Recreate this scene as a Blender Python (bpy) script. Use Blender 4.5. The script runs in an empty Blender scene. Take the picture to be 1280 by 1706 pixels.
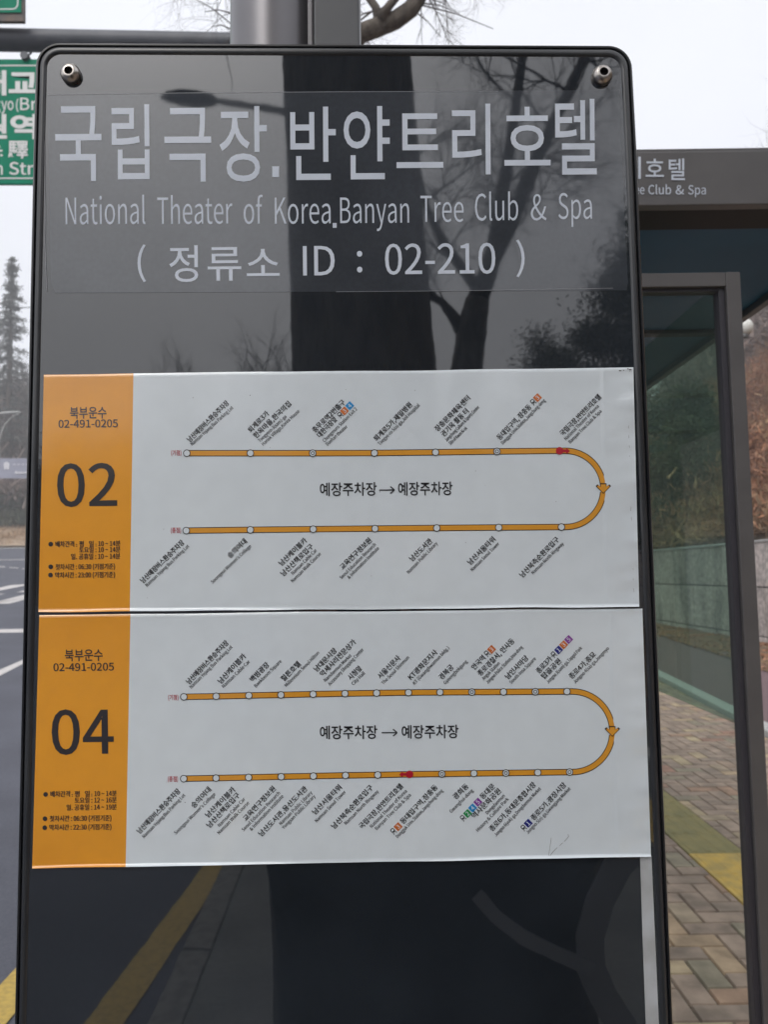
import bpy, bmesh, math, random
from mathutils import Vector, Matrix, noise as mnoise

random.seed(7)
SC = bpy.context.scene
COL = SC.collection

# ------------------------------------------------------------------ camera
F = 1282.0                      # focal length in pixels of the 1280 x 1706 frame
CX, CY = 640.0, 853.0
PITCH, ROLL = 0.0822, 0.01345
EYE = Vector((0, 0, 1.5))
fw = Vector((0, math.cos(PITCH), math.sin(PITCH)))
up0 = Vector((0, -math.sin(PITCH), math.cos(PITCH)))
rt0 = Vector((1, 0, 0))
RT = rt0 * math.cos(ROLL) - up0 * math.sin(ROLL)
UP = up0 * math.cos(ROLL) + rt0 * math.sin(ROLL)
cam = bpy.data.cameras.new('camera')
camo = bpy.data.objects.new('camera', cam)
COL.objects.link(camo)
camo.matrix_world = Matrix(((RT.x, UP.x, -fw.x, EYE.x), (RT.y, UP.y, -fw.y, EYE.y), (RT.z, UP.z, -fw.z, EYE.z), (0, 0, 0, 1)))
cam.sensor_fit = 'AUTO'
cam.sensor_width = 36
cam.lens = F / 1706 * 36
cam.clip_start = 0.005
cam.clip_end = 2000
cam.dof.use_dof = True
cam.dof.focus_distance = 0.68
cam.dof.aperture_fstop = 13
SC.camera = camo

# ------------------------------------------------------------------ world, sun, exposure
SUN_EL, SUN_AZ = math.radians(48), math.radians(200)   # azimuth clockwise from +Y: behind the viewer, a little left
w = bpy.data.worlds.new('World')
SC.world = w
w.use_nodes = True
nt = w.node_tree
sky = nt.nodes.new('ShaderNodeTexSky')
sky.sky_type = 'NISHITA'
sky.sun_disc = False
sky.sun_elevation = SUN_EL
sky.sun_rotation = SUN_AZ
sky.air_density = 1.0
sky.dust_density = 6.0
sky.ozone_density = 1.0
hsv = nt.nodes.new('ShaderNodeHueSaturation')
hsv.inputs['Saturation'].default_value = 0.20
mixc = nt.nodes.new('ShaderNodeMix')
mixc.data_type = 'RGBA'
mixc.inputs[0].default_value = 0.55
cn = nt.nodes.new('ShaderNodeTexNoise')                 # thin structure of the closed cloud
cn.inputs['Scale'].default_value = 2.2
cn.inputs['Detail'].default_value = 5
cg = nt.nodes.new('ShaderNodeTexCoord')
nt.links.new(cg.outputs['Generated'], cn.inputs['Vector'])
cr_ = nt.nodes.new('ShaderNodeMapRange')
cr_.inputs[1].default_value, cr_.inputs[2].default_value = 0.3, 0.7
cr_.inputs[3].default_value, cr_.inputs[4].default_value = 0.93, 1.07
nt.links.new(cn.outputs['Fac'], cr_.inputs[0])
hs2 = nt.nodes.new('ShaderNodeHueSaturation')
hs2.inputs['Color'].default_value = (9.9, 10.1, 10.8, 1)
nt.links.new(cr_.outputs[0], hs2.inputs['Value'])
nt.links.new(hs2.outputs[0], mixc.inputs[7])
nt.links.new(sky.outputs[0], hsv.inputs['Color'])
nt.links.new(hsv.outputs[0], mixc.inputs[6])
mixc.inputs[7].default_value = (9.9, 10.1, 10.8, 1)     # the closed cloud deck
bg = nt.nodes['Background']
nt.links.new(mixc.outputs[2], bg.inputs['Color'])
bg.inputs['Strength'].default_value = 0.148
sun = bpy.data.lights.new('sun', 'SUN')
sun.energy = 0.9
sun.angle = math.radians(25)
sun.color = (1, 0.96, 0.9)
suno = bpy.data.objects.new('sun', sun)
COL.objects.link(suno)
sd = Vector((math.sin(SUN_AZ) * math.cos(SUN_EL), math.cos(SUN_AZ) * math.cos(SUN_EL), math.sin(SUN_EL)))
suno.rotation_euler = sd.to_track_quat('Z', 'Y').to_euler()
suno.location = (0, -5, 12)
SC.view_settings.view_transform = 'Standard'
SC.view_settings.look = 'None'
SC.view_settings.exposure = 0.24
SC.view_settings.gamma = 1.0
SC.render.engine = 'CYCLES'
SC.cycles.use_denoising = True
SC.cycles.max_bounces = 8
SC.cycles.transparent_max_bounces = 16
SC.cycles.sample_clamp_indirect = 6

# ------------------------------------------------------------------ pixel rays
def ray(px, py):
    return (RT * ((px - CX) / F) - UP * ((py - CY) / F) + fw)

def at_y(px, py, Y):
    d = ray(px, py)
    return EYE + d * (Y / d.y)

def at_z(px, py, Z):
    d = ray(px, py)
    return EYE + d * ((Z - EYE.z) / d.z)

# the sign plane: 0.64 m in front, its right side a little farther
PSI = 0.018
SN = Vector((math.sin(PSI), -math.cos(PSI), 0))        # towards the viewer
SP0 = Vector((0, 0.64, 1.5))

def S(px, py, lift=0.0):
    d = ray(px, py)
    p0 = SP0 + SN * lift
    t = (p0 - EYE).dot(SN) / d.dot(SN)
    return EYE + d * t

def S0(px, py, lift=0.0):
    """a point of the bare sign plane moved straight out along its normal"""
    return S(px, py) + SN * lift

def R(px, py, D):
    """a real point behind the viewer seen mirrored in the sign at this pixel, D metres along the view"""
    d = ray(px, py)
    p = EYE + d * (D / d.y)
    return p - SN * (2 * (p - SP0).dot(SN))

# ------------------------------------------------------------------ materials
def mat(name, col, rough=0.6, col2=None, scale=8.0, detail=6, ior=1.5, metal=0.0, bump=0.0, bscale=None, stretch=(1, 1, 1), lo=0.4, hi=0.62,
        coat=0.0, coat_ior=1.5, island=0.0, coord='Object', bdist=0.01, coat_rough=0.03, speck=None):
    m = bpy.data.materials.new(name)
    m.use_nodes = True
    t = m.node_tree
    b = t.nodes['Principled BSDF']
    b.inputs['Roughness'].default_value = rough
    b.inputs['IOR'].default_value = ior
    b.inputs['Metallic'].default_value = metal
    b.inputs['Coat Weight'].default_value = coat
    b.inputs['Coat IOR'].default_value = coat_ior
    b.inputs['Coat Roughness'].default_value = coat_rough
    c4 = (*col, 1)
    b.inputs['Base Color'].default_value = c4
    out = None
    tc = t.nodes.new('ShaderNodeTexCoord')
    mp = t.nodes.new('ShaderNodeMapping')
    mp.inputs['Scale'].default_value = stretch
    t.links.new(tc.outputs[coord], mp.inputs['Vector'])
    if col2 is not None:
        n = t.nodes.new('ShaderNodeTexNoise')
        n.inputs['Scale'].default_value = scale
        n.inputs['Detail'].default_value = detail
        t.links.new(mp.outputs[0], n.inputs['Vector'])
        r = t.nodes.new('ShaderNodeValToRGB')
        r.color_ramp.elements[0].position = lo
        r.color_ramp.elements[1].position = hi
        r.color_ramp.elements[0].color = c4
        r.color_ramp.elements[1].color = (*col2, 1)
        t.links.new(n.outputs['Fac'], r.inputs['Fac'])
        out = r.outputs['Color']
    if island > 0:
        g = t.nodes.new('ShaderNodeNewGeometry')
        mr = t.nodes.new('ShaderNodeMapRange')
        mr.inputs[3].default_value = 1 - island
        mr.inputs[4].default_value = 1 + island
        t.links.new(g.outputs['Random Per Island'], mr.inputs[0])
        hs = t.nodes.new('ShaderNodeHueSaturation')
        hs.inputs['Color'].default_value = c4
        t.links.new(mr.outputs[0], hs.inputs['Value'])
        if out is not None:
            t.links.new(out, hs.inputs['Color'])
        out = hs.outputs[0]
    if speck:
        n3 = t.nodes.new('ShaderNodeTexNoise')
        n3.inputs['Scale'].default_value = speck[0]
        n3.inputs['Detail'].default_value = 3
        t.links.new(mp.outputs[0] if len(speck) > 2 else tc.outputs[coord], n3.inputs['Vector'])
        m3 = t.nodes.new('ShaderNodeMapRange')
        m3.inputs[1].default_value, m3.inputs[2].default_value = 0.32, 0.68
        m3.inputs[3].default_value, m3.inputs[4].default_value = 1 - speck[1], 1 + speck[1]
        t.links.new(n3.outputs['Fac'], m3.inputs[0])
        h3 = t.nodes.new('ShaderNodeHueSaturation')
        h3.inputs['Color'].default_value = c4
        if out is not None:
            t.links.new(out, h3.inputs['Color'])
        t.links.new(m3.outputs[0], h3.inputs['Value'])
        out = h3.outputs[0]
    if out is not None:
        t.links.new(out, b.inputs['Base Color'])
    if bump > 0:
        n2 = t.nodes.new('ShaderNodeTexNoise')
        n2.inputs['Scale'].default_value = bscale or scale * 3
        n2.inputs['Detail'].default_value = 5
        t.links.new(mp.outputs[0], n2.inputs['Vector'])
        bp = t.nodes.new('ShaderNodeBump')
        bp.inputs['Strength'].default_value = bump
        bp.inputs['Distance'].default_value = bdist
        t.links.new(n2.outputs['Fac'], bp.inputs['Height'])
        t.links.new(bp.outputs[0], b.inputs['Normal'])
    m['bsdf'] = 1
    return m

def glass_mat(name, tint, ior=1.5, dust_veil=0.03, dust_veil_col=(0.35, 0.36, 0.34)):
    m = bpy.data.materials.new(name)
    m.use_nodes = True
    t = m.node_tree
    for n in list(t.nodes):
        t.nodes.remove(n)
    o = t.nodes.new('ShaderNodeOutputMaterial')
    tr = t.nodes.new('ShaderNodeBsdfTransparent')
    tr.inputs[0].default_value = (*tint, 1)
    gl = t.nodes.new('ShaderNodeBsdfGlossy')
    gl.inputs['Roughness'].default_value = 0.01
    fr = t.nodes.new('ShaderNodeFresnel')
    fr.inputs['IOR'].default_value = ior
    mx = t.nodes.new('ShaderNodeMixShader')
    ge = t.nodes.new('ShaderNodeNewGeometry')             # the same reflectance from either side of the sheet
    mr = t.nodes.new('ShaderNodeMapRange')
    mr.inputs[3].default_value = ior
    mr.inputs[4].default_value = 1 / ior
    t.links.new(ge.outputs['Backfacing'], mr.inputs[0])
    t.links.new(mr.outputs[0], fr.inputs['IOR'])
    t.links.new(fr.outputs[0], mx.inputs[0])
    t.links.new(tr.outputs[0], mx.inputs[1])
    t.links.new(gl.outputs[0], mx.inputs[2])
    df = t.nodes.new('ShaderNodeBsdfDiffuse')            # thin dusty film; its colour also paints in a reflected veil
    df.inputs[0].default_value = (*dust_veil_col, 1)
    dn = t.nodes.new('ShaderNodeTexNoise')
    dn.inputs['Scale'].default_value = 3.0
    dn.inputs['Detail'].default_value = 6
    dc = t.nodes.new('ShaderNodeTexCoord')
    t.links.new(dc.outputs['Object'], dn.inputs['Vector'])
    dm = t.nodes.new('ShaderNodeMapRange')
    dm.inputs[1].default_value, dm.inputs[2].default_value = 0.3, 0.7
    dm.inputs[3].default_value, dm.inputs[4].default_value = dust_veil * 0.6, dust_veil * 1.4
    t.links.new(dn.outputs['Fac'], dm.inputs[0])
    m2 = t.nodes.new('ShaderNodeMixShader')
    t.links.new(dm.outputs[0], m2.inputs[0])
    t.links.new(mx.outputs[0], m2.inputs[1])
    t.links.new(df.outputs[0], m2.inputs[2])
    t.links.new(m2.outputs[0], o.inputs[0])
    return m

M = {}
M['panel'] = mat('dark glossy panel', (0.0115, 0.0150, 0.0195), 0.02, (0.023, 0.029, 0.037), 6, ior=1.88, bump=0.05, bscale=4, bdist=0.004, lo=0.35, hi=0.75, speck=(260, 0.10))
M['film'] = mat('clear header film', (0.036, 0.042, 0.051), 0.03, (0.058, 0.066, 0.079), 9, ior=1.82, bump=0.05, bscale=4, bdist=0.004, lo=0.35, hi=0.75, speck=(260, 0.07))
M['letter'] = mat('pale grey vinyl', (0.63, 0.68, 0.76), 0.3, (0.57, 0.62, 0.70), 12, ior=1.35)
M['edge_scratch'] = mat('lifted film edge', (0.30, 0.31, 0.33), 0.4)
M['frame'] = mat('charcoal frame profile', (0.022, 0.024, 0.028), 0.28, (0.035, 0.037, 0.04), 14, ior=1.6)
M['body'] = mat('black board casing', (0.008, 0.009, 0.012), 0.3, (0.014, 0.015, 0.017), 20, ior=1.5)
M['paper'] = mat('laminated white sheet', (0.69, 0.745, 0.775), 0.30, (0.655, 0.71, 0.745), 5, ior=1.5, coat=1.0, coat_ior=1.52, coat_rough=0.06, bump=0.09, bscale=6, bdist=0.005, speck=(60, 0.02))
M['orange'] = mat('printed orange', (0.80, 0.33, 0.012), 0.30, (0.72, 0.285, 0.010), 5, ior=1.5, coat=1.0, coat_ior=1.52, coat_rough=0.06, bump=0.09, bscale=6, bdist=0.005, speck=(60, 0.02))
M['route'] = mat('printed route ochre', (0.70, 0.31, 0.028), 0.30, coat=1.0, coat_ior=1.5, coat_rough=0.06)
M['ink'] = mat('printed black ink', (0.008, 0.008, 0.011), 0.30, coat=1.0, coat_ior=1.5, coat_rough=0.06)
M['ink_soft'] = mat('printed charcoal ink', (0.022, 0.018, 0.02), 0.30, coat=1.0, coat_ior=1.5, coat_rough=0.06)
M['red'] = mat('printed red', (0.45, 0.012, 0.03), 0.3, coat=1.0, coat_ior=1.6)
M['badge_orange'] = mat('badge orange', (0.62, 0.16, 0.03), 0.3, coat=1.0, coat_ior=1.6)
M['badge_blue'] = mat('badge sky blue', (0.01, 0.26, 0.60), 0.3, coat=1.0, coat_ior=1.6)
M['badge_navy'] = mat('badge navy', (0.012, 0.02, 0.22), 0.3, coat=1.0, coat_ior=1.6)
M['badge_purple'] = mat('badge purple', (0.24, 0.045, 0.33), 0.3, coat=1.0, coat_ior=1.6)
M['badge_green'] = mat('badge green', (0.005, 0.26, 0.06), 0.3, coat=1.0, coat_ior=1.6)
M['strip'] = mat('bare white backing strip', (0.50, 0.52, 0.54), 0.4, (0.40, 0.41, 0.41), 30)
M['grime'] = mat('rust and dirt', (0.06, 0.04, 0.03), 0.9)
M['shade_line'] = mat('sheet edge shade', (0.10, 0.095, 0.09), 0.8)  # dark tone for a painted shade line along a sheet; not used
M['steel'] = mat('satin stainless steel', (0.50, 0.47, 0.44), 0.28, (0.36, 0.33, 0.30), 300, metal=1.0)
M['socket'] = mat('screw socket', (0.02, 0.018, 0.017), 0.6)
M['pole'] = mat('grey painted steel', (0.15, 0.145, 0.155), 0.34, (0.175, 0.17, 0.178), 18, metal=0.55, ior=1.6, stretch=(1, 1, 0.1))
M['pole_dark'] = mat('dark grey painted bar', (0.075, 0.078, 0.085), 0.42, (0.085, 0.087, 0.094), 18)
M['gantry'] = mat('weathered grey gantry tube', (0.06, 0.066, 0.08), 0.5, (0.085, 0.09, 0.105), 2.5)
M['gantry_rust'] = mat('rusty brown sign frame', (0.16, 0.115, 0.09), 0.7, (0.10, 0.09, 0.085), 6)
M['sign_green'] = mat('green guide sign sheeting', (0.001, 0.185, 0.105), 0.55, (0.001, 0.21, 0.12), 4, ior=1.2)
M['sign_white'] = mat('white guide lettering', (0.62, 0.63, 0.62), 0.4)
M['shelter'] = mat('brown grey shelter metal', (0.088, 0.083, 0.083), 0.45, (0.10, 0.094, 0.093), 9)
M['shelter_in'] = mat('dark shelter beam', (0.018, 0.016, 0.016), 0.6, ior=1.3)
M['roof_under'] = mat('dark teal roof sheet', (0.008, 0.075, 0.150), 0.5, (0.012, 0.090, 0.175), 2, ior=1.3)
M['gasket'] = mat('purplish black gasket', (0.035, 0.033, 0.042), 0.5)
M['glass'] = glass_mat('green tinted glass', (0.47, 0.66, 0.55), 1.6, 0.07, (0.16, 0.36, 0.34))  # teal film colour stands in for light reflected off the pane
M['clear_glass'] = glass_mat('clear end glass', (0.80, 0.83, 0.80), 1.45)
M['globe'] = mat('opal lamp globe', (0.70, 0.70, 0.66), 0.25)
M['lamp_pole'] = mat('dull lamp post', (0.14, 0.14, 0.14), 0.5)
M['asphalt'] = mat('bluish asphalt', (0.066, 0.070, 0.090), 0.9, (0.098, 0.102, 0.124), 90, bump=0.5, bscale=160, bdist=0.004, lo=0.3, hi=0.7, speck=(1.3, 0.12))
M['red_path'] = mat('reddish path asphalt', (0.13, 0.085, 0.09), 0.9, (0.17, 0.115, 0.12), 60, bump=0.4, bscale=120, bdist=0.004)
M['mark_white'] = mat('worn white road paint', (0.60, 0.57, 0.55), 0.7, (0.48, 0.46, 0.45), 25)
M['mark_yellow'] = mat('worn yellow road paint', (0.52, 0.36, 0.08), 0.7, (0.40, 0.28, 0.07), 40, bump=0.4, bscale=150, bdist=0.004)
M['mortar'] = mat('sandy paving joints', (0.11, 0.092, 0.072), 0.95, (0.05, 0.055, 0.035), 7)
M['road_kerb'] = mat('dirty road kerb', (0.20, 0.195, 0.18), 0.85, (0.14, 0.135, 0.125), 20)
M['kerb'] = mat('pale granite kerb', (0.46, 0.46, 0.45), 0.8, (0.36, 0.36, 0.35), 30, bump=0.2, bscale=80)
M['wall'] = mat('rough split faced concrete', (0.47, 0.42, 0.395), 0.95, (0.20, 0.185, 0.175), 1.1, bump=0.8, bscale=28, bdist=0.03, stretch=(1, 1.3, 0.45), lo=0.44, hi=0.68, island=0.12, speck=(9, 0.35))
M['wall_joint'] = mat('dark wall joint', (0.045, 0.045, 0.04), 0.95)  # one even dark tone for the core between the blocks
M['litter'] = mat('leaf litter soil', (0.22, 0.13, 0.065), 0.95, (0.12, 0.085, 0.05), 5, bump=0.6, bscale=40, bdist=0.03)
M['soil'] = mat('hillside soil', (0.14, 0.095, 0.06), 0.95, (0.09, 0.075, 0.05), 0.7, bump=0.5, bscale=4, bdist=0.2)
M['dry_grass'] = mat('dry winter grass', (0.46, 0.35, 0.25), 0.95, (0.38, 0.29, 0.20), 0.8, bump=0.5, bscale=6, bdist=0.1)
M['ground'] = mat('far ground', (0.12, 0.115, 0.10), 0.95, (0.16, 0.14, 0.12), 0.1)
M['bark'] = mat('grey brown bark', (0.085, 0.07, 0.058), 0.95, (0.14, 0.12, 0.10), 16, bump=0.9, bscale=26, bdist=0.03, stretch=(1, 1, 0.35))
M['twig'] = mat('dark twigs', (0.075, 0.062, 0.055), 0.9)
M['dry_leaf'] = mat('dry russet brush', (0.36, 0.175, 0.095), 0.9, (0.20, 0.11, 0.075), 0.6, island=0.45)
M['dry_leaf2'] = mat('dead straw brush', (0.38, 0.25, 0.14), 0.9, (0.22, 0.14, 0.085), 0.5, island=0.45)
M['evergreen'] = mat('dark evergreen leaves', (0.045, 0.058, 0.034), 0.75, (0.085, 0.085, 0.045), 0.7, island=0.4)
M['needles'] = mat('conifer needles', (0.08, 0.09, 0.08), 0.8, (0.11, 0.113, 0.10), 0.5, island=0.4)
M['hill_grey'] = mat('bare winter wood', (0.21, 0.155, 0.135), 0.95, (0.14, 0.115, 0.10), 0.12, island=0.3)
M['banner'] = mat('lavender grey banner cloth', (0.30, 0.31, 0.39), 0.8, (0.27, 0.28, 0.36), 0.8)
M['banner_white'] = mat('banner white print', (0.66, 0.66, 0.70), 0.8)
M['cable'] = mat('black cable', (0.03, 0.03, 0.035), 0.6)
M['coat'] = mat('black padded coat', (0.010, 0.011, 0.014), 0.55, (0.018, 0.019, 0.023), 9, bump=0.5, bscale=12, bdist=0.02)
M['strap'] = mat('grey webbing strap', (0.27, 0.28, 0.30), 0.7)
M['skin'] = mat('skin', (0.42, 0.24, 0.17), 0.5)
M['hair'] = mat('black hair', (0.012, 0.010, 0.009), 0.45)
M['trousers'] = mat('dark trousers', (0.018, 0.019, 0.024), 0.8)
M['shoe'] = mat('black shoe', (0.015, 0.015, 0.015), 0.5)
M['phone'] = mat('black phone', (0.01, 0.01, 0.011), 0.15)

# pavers: a colour of its own for every brick
def paver_mat():
    m = mat('warm grey clay pavers', (0.235, 0.185, 0.145), 0.85, bump=0.35, bscale=90, bdist=0.004)
    t = m.node_tree
    b = t.nodes['Principled BSDF']
    g = t.nodes.new('ShaderNodeNewGeometry')
    r = t.nodes.new('ShaderNodeValToRGB')
    e = r.color_ramp.elements
    e[0].position, e[0].color = 0.0, (0.275, 0.212, 0.172, 1)
    e[1].position, e[1].color = 0.55, (0.35, 0.262, 0.208, 1)
    for p, c in ((0.66, (0.33, 0.25, 0.20)), (0.74, (0.45, 0.36, 0.235)), (0.82, (0.42, 0.30, 0.20)), (0.88, (0.33, 0.19, 0.145)), (0.95, (0.29, 0.25, 0.185))):
        x = e.new(p)
        x.color = (*c, 1)
    n = t.nodes.new('ShaderNodeTexNoise')
    n.inputs['Scale'].default_value = 9
    n.inputs['Detail'].default_value = 8
    tc = t.nodes.new('ShaderNodeTexCoord')
    t.links.new(tc.outputs['Object'], n.inputs['Vector'])
    mr = t.nodes.new('ShaderNodeMapRange')
    mr.inputs[1].default_value, mr.inputs[2].default_value = 0.3, 0.7
    mr.inputs[3].default_value, mr.inputs[4].default_value = 0.62, 1.25
    t.links.new(n.outputs['Fac'], mr.inputs[0])
    hs = t.nodes.new('ShaderNodeHueSaturation')
    t.links.new(g.outputs['Random Per Island'], r.inputs['Fac'])
    t.links.new(r.outputs['Color'], hs.inputs['Color'])
    t.links.new(mr.outputs[0], hs.inputs['Value'])
    t.links.new(hs.outputs[0], b.inputs['Base Color'])
    return m
M['paver'] = paver_mat()

# ------------------------------------------------------------------ mesh helpers
class MB:
    def __init__(self):
        self.v, self.f = [], []
    def add(self, vs, fs):
        o = len(self.v)
        self.v += [Vector(p) for p in vs]
        self.f += [tuple(i + o for i in q) for q in fs]
        return self
    def poly(self, vs):
        return self.add(vs, [tuple(range(len(vs)))])
    def box(self, a, b):
        x0, y0, z0 = a
        x1, y1, z1 = b
        return self.add([(x0, y0, z0), (x1, y0, z0), (x1, y1, z0), (x0, y1, z0), (x0, y0, z1), (x1, y0, z1), (x1, y1, z1), (x0, y1, z1)],
                        [(0, 3, 2, 1), (4, 5, 6, 7), (0, 1, 5, 4), (1, 2, 6, 5), (2, 3, 7, 6), (3, 0, 4, 7)])
    def tube(self, pts, rad, n=8, cap=True):
        """a tube through points with a radius at each"""
        pts = [Vector(p) for p in pts]
        if not isinstance(rad, (list, tuple)):
            rad = [rad] * len(pts)
        o = len(self.v)
        ref = None
        for i, p in enumerate(pts):
            d = (pts[min(i + 1, len(pts) - 1)] - pts[max(i - 1, 0)]).normalized()
            if ref is None:
                ref = d.orthogonal().normalized()
            ref = (ref - d * ref.dot(d))
            ref = ref.normalized() if ref.length > 1e-6 else d.orthogonal().normalized()
            s = d.cross(ref)
            for k in range(n):
                a = 2 * math.pi * k / n
                self.v.append(p + (ref * math.cos(a) + s * math.sin(a)) * rad[i])
        for i in range(len(pts) - 1):
            for k in range(n):
                a, b = o + i * n + k, o + i * n + (k + 1) % n
                self.f.append((a, b, b + n, a + n))
        if cap:
            self.f.append(tuple(o + k for k in reversed(range(n))))
            e = o + (len(pts) - 1) * n
            self.f.append(tuple(e + k for k in range(n)))
        return self
    def lathe(self, base, axis, prof, n=24):
        """prof: (distance along axis, radius)"""
        axis = Vector(axis).normalized()
        r = axis.orthogonal().normalized()
        s = axis.cross(r)
        o = len(self.v)
        for h, q in prof:
            for k in range(n):
                a = 2 * math.pi * k / n
                self.v.append(Vector(base) + axis * h + (r * math.cos(a) + s * math.sin(a)) * q)
        for i in range(len(prof) - 1):
            for k in range(n):
                a, b = o + i * n + k, o + i * n + (k + 1) % n
                self.f.append((a, b, b + n, a + n))
        return self
    def build(self, name, m, parent=None, smooth=False, bevel=0.0, sharp=None):
        me = bpy.data.meshes.new(name)
        off = parent.matrix_world.translation.copy() if parent else Vector()
        p = parent.parent if parent else None
        off = world_loc(parent) if parent else Vector()
        me.from_pydata([v - off for v in self.v], [], self.f)
        me.materials.append(m)
        if smooth:
            me.polygons.foreach_set('use_smooth', [True] * len(me.polygons))
        o = bpy.data.objects.new(name, me)
        COL.objects.link(o)
        if parent:
            o.parent = parent
        if bevel > 0:
            md = o.modifiers.new('bevel', 'BEVEL')
            md.width = bevel
            md.segments = 3
            md.limit_method = 'ANGLE'
        if sharp:
            me.set_sharp_from_angle(angle=math.radians(sharp))
        return o

def world_loc(o):
    v = Vector()
    while o is not None:
        v += Vector(o.location)
        o = o.parent
    return v

def tag(o, label=None, cat=None, group=None, kind=None):
    if label: o['label'] = label
    if cat: o['category'] = cat
    if group: o['group'] = group
    if kind: o['kind'] = kind
    return o

def empty(name, loc, label, cat, group=None):
    o = bpy.data.objects.new(name, None)
    o.empty_display_size = 0.1
    COL.objects.link(o)
    o.location = loc
    return tag(o, label, cat, group)

# ------------------------------------------------------------------ lettering
_tc = bpy.data.curves.new('lettering', 'FONT')
_to = bpy.data.objects.new('lettering', _tc)
COL.objects.link(_to)
_cache = {}
try:                                                    # the CJK face that ships inside Blender
    import os
    _tc.font = bpy.data.fonts.load(os.path.join(bpy.utils.system_resource('DATAFILES'), 'fonts', 'Noto Sans CJK Regular.woff2'))
except Exception:
    pass
def glyphs(body, bold=0.0):
    k = (body, bold)
    if k not in _cache:
        _tc.body = body
        _tc.offset = bold * (_m['H'][1] / 0.733 if 'H' in _m else 0)
        _tc.resolution_u = 4
        bpy.context.view_layer.update()
        dg = bpy.context.evaluated_depsgraph_get()
        me = bpy.data.meshes.new_from_object(_to.evaluated_get(dg))
        vs = [(v.co.x, v.co.y) for v in me.vertices]
        fs = [tuple(p.vertices) for p in me.polygons]
        bpy.data.meshes.remove(me)
        _cache[k] = (vs, fs)
    return _cache[k]

def is_k(s):
    return any(ord(c) > 0x2fff for c in s)

_m = {}
def metric(c):
    if c not in _m:
        v, _ = glyphs(c)
        _m[c] = (min(p[1] for p in v), max(p[1] for p in v))
    return _m[c]

metric('H')

def put_text(mb, body, p0, p1, h, proj, bold=0.0, fit='em'):
    """letters from p0 to p1 (the two ends of the base line, photo pixels), h pixels high; proj turns a pixel into a point"""
    vs, fs = glyphs(body, bold)
    if not vs:
        return
    x0, x1 = min(v[0] for v in vs), max(v[0] for v in vs)
    if fit == 'bbox':
        y0, y1 = min(v[1] for v in vs), max(v[1] for v in vs)
    elif is_k(body):
        y0, y1 = metric('국')
    else:
        y0, y1 = 0.0, metric('H')[1]
    dx, dy = p1[0] - p0[0], p1[1] - p0[1]
    L = math.hypot(dx, dy)
    nx, ny = dy / L, -dx / L
    out = []
    for x, y in vs:
        a, b = (x - x0) / (x1 - x0), (y - y0) / (y1 - y0) * h
        out.append(proj(p0[0] + dx * a + nx * b, p0[1] + dy * a + ny * b))
    mb.add(out, fs)

# ================================================================== SETTING: ground
def sstep(a, b, x):
    t = min(1, max(0, (x - a) / (b - a)))
    return t * t * (3 - 2 * t)

def road_h(X, Y):
    f = 0.0
    if Y > 8:
        f = 0.08 * (Y - 8) ** 2 / 8 if Y < 12 else 0.08 * (Y - 10)
    return -0.15 + f * sstep(-1.4, -5.0, X)

def on_road(px, py, lift=0.0):
    d = ray(px, py)
    a, b = 1.0, 120.0
    for _ in range(60):
        m = (a + b) / 2
        p = EYE + d * (m / d.y)
        if p.z > road_h(p.x, p.y):
            a = m
        else:
            b = m
    p = EYE + d * (a / d.y)
    return Vector((p.x, p.y, road_h(p.x, p.y) + lift))

def sheet(xs, ys, fn):
    mb = MB()
    nx = len(xs)
    vs = [fn(x, y) for y in ys for x in xs]
    fs = [(j * nx + i, j * nx + i + 1, (j + 1) * nx + i + 1, (j + 1) * nx + i) for j in range(len(ys) - 1) for i in range(nx - 1)]
    return mb.add(vs, fs)

def frange(a, b, s):
    n = max(1, int(round((b - a) / s)))
    return [a + (b - a) * i / n for i in range(n + 1)]

g = MB().box((-150, -150, -3.0), (150, 150, -0.6)).build('ground', M['ground'])
tag(g, kind='structure')

ROAD_END = 64.0
rs = sheet(sorted(set(frange(-70, -6, 4) + frange(-6, -0.75, 0.5))), sorted(set(frange(-80, 6, 6) + frange(6, 14, 0.5) + frange(14, ROAD_END, 2.5))), lambda x, y: (x, y, road_h(x, y)))
tag(rs.build('road', M['asphalt'], smooth=True), kind='structure')

def marking(quads, m, name='road_marking'):
    mb = MB()
    for q in quads:
        mb.poly([on_road(x, y, 0.006) for x, y in q])
    return tag(mb.build(name, m), kind='structure')

marking([[(-60, 1049.5), (60, 1048), (60, 1053.8), (-60, 1055.3)]], M['mark_white'])
marking([[(-60, 1143), (0, 1116), (60, 1090), (60, 1095), (0, 1126), (-60, 1157)]], M['mark_white'])
marking([[(-40, 988), (0, 979), (18, 975), (60, 973), (60, 973.8), (38, 976.5), (0, 984), (-40, 995)],
         [(-40, 1011), (0, 1001), (60, 986), (60, 994), (15, 1006), (-40, 1006.5)],
         [(26, 987), (60, 980), (60, 983), (42, 986.5)], [(-30, 989.3), (9, 989.6), (-10, 992.5), (-30, 992.8)],
         [(15, 945), (30, 946), (30, 947), (15, 946)], [(-20, 943), (8, 944), (8, 945.2), (-20, 944.2)], [(-20, 933), (60, 931.6), (60, 932.3), (-20, 933.8)],
         [(36, 947.4), (60, 947), (60, 948), (36, 948.4)]], M['mark_white'])
yl = MB()
ys = frange(0.8, 7.5, 1.5)
for a, b in zip(ys[:-1], ys[1:]):
    yl.poly([(-1.595, a, -0.144), (-1.435, a, -0.144), (-1.435, b, -0.144), (-1.595, b, -0.144)])
tag(yl.build('yellow_line', M['mark_yellow']), kind='structure')
yl = MB()
q = [(-0.84, -12), (-0.87, -6), (-0.925, -3.34), (-1.055, -1.76), (-1.09, -0.5), (-1.09, 7.5)]
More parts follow.
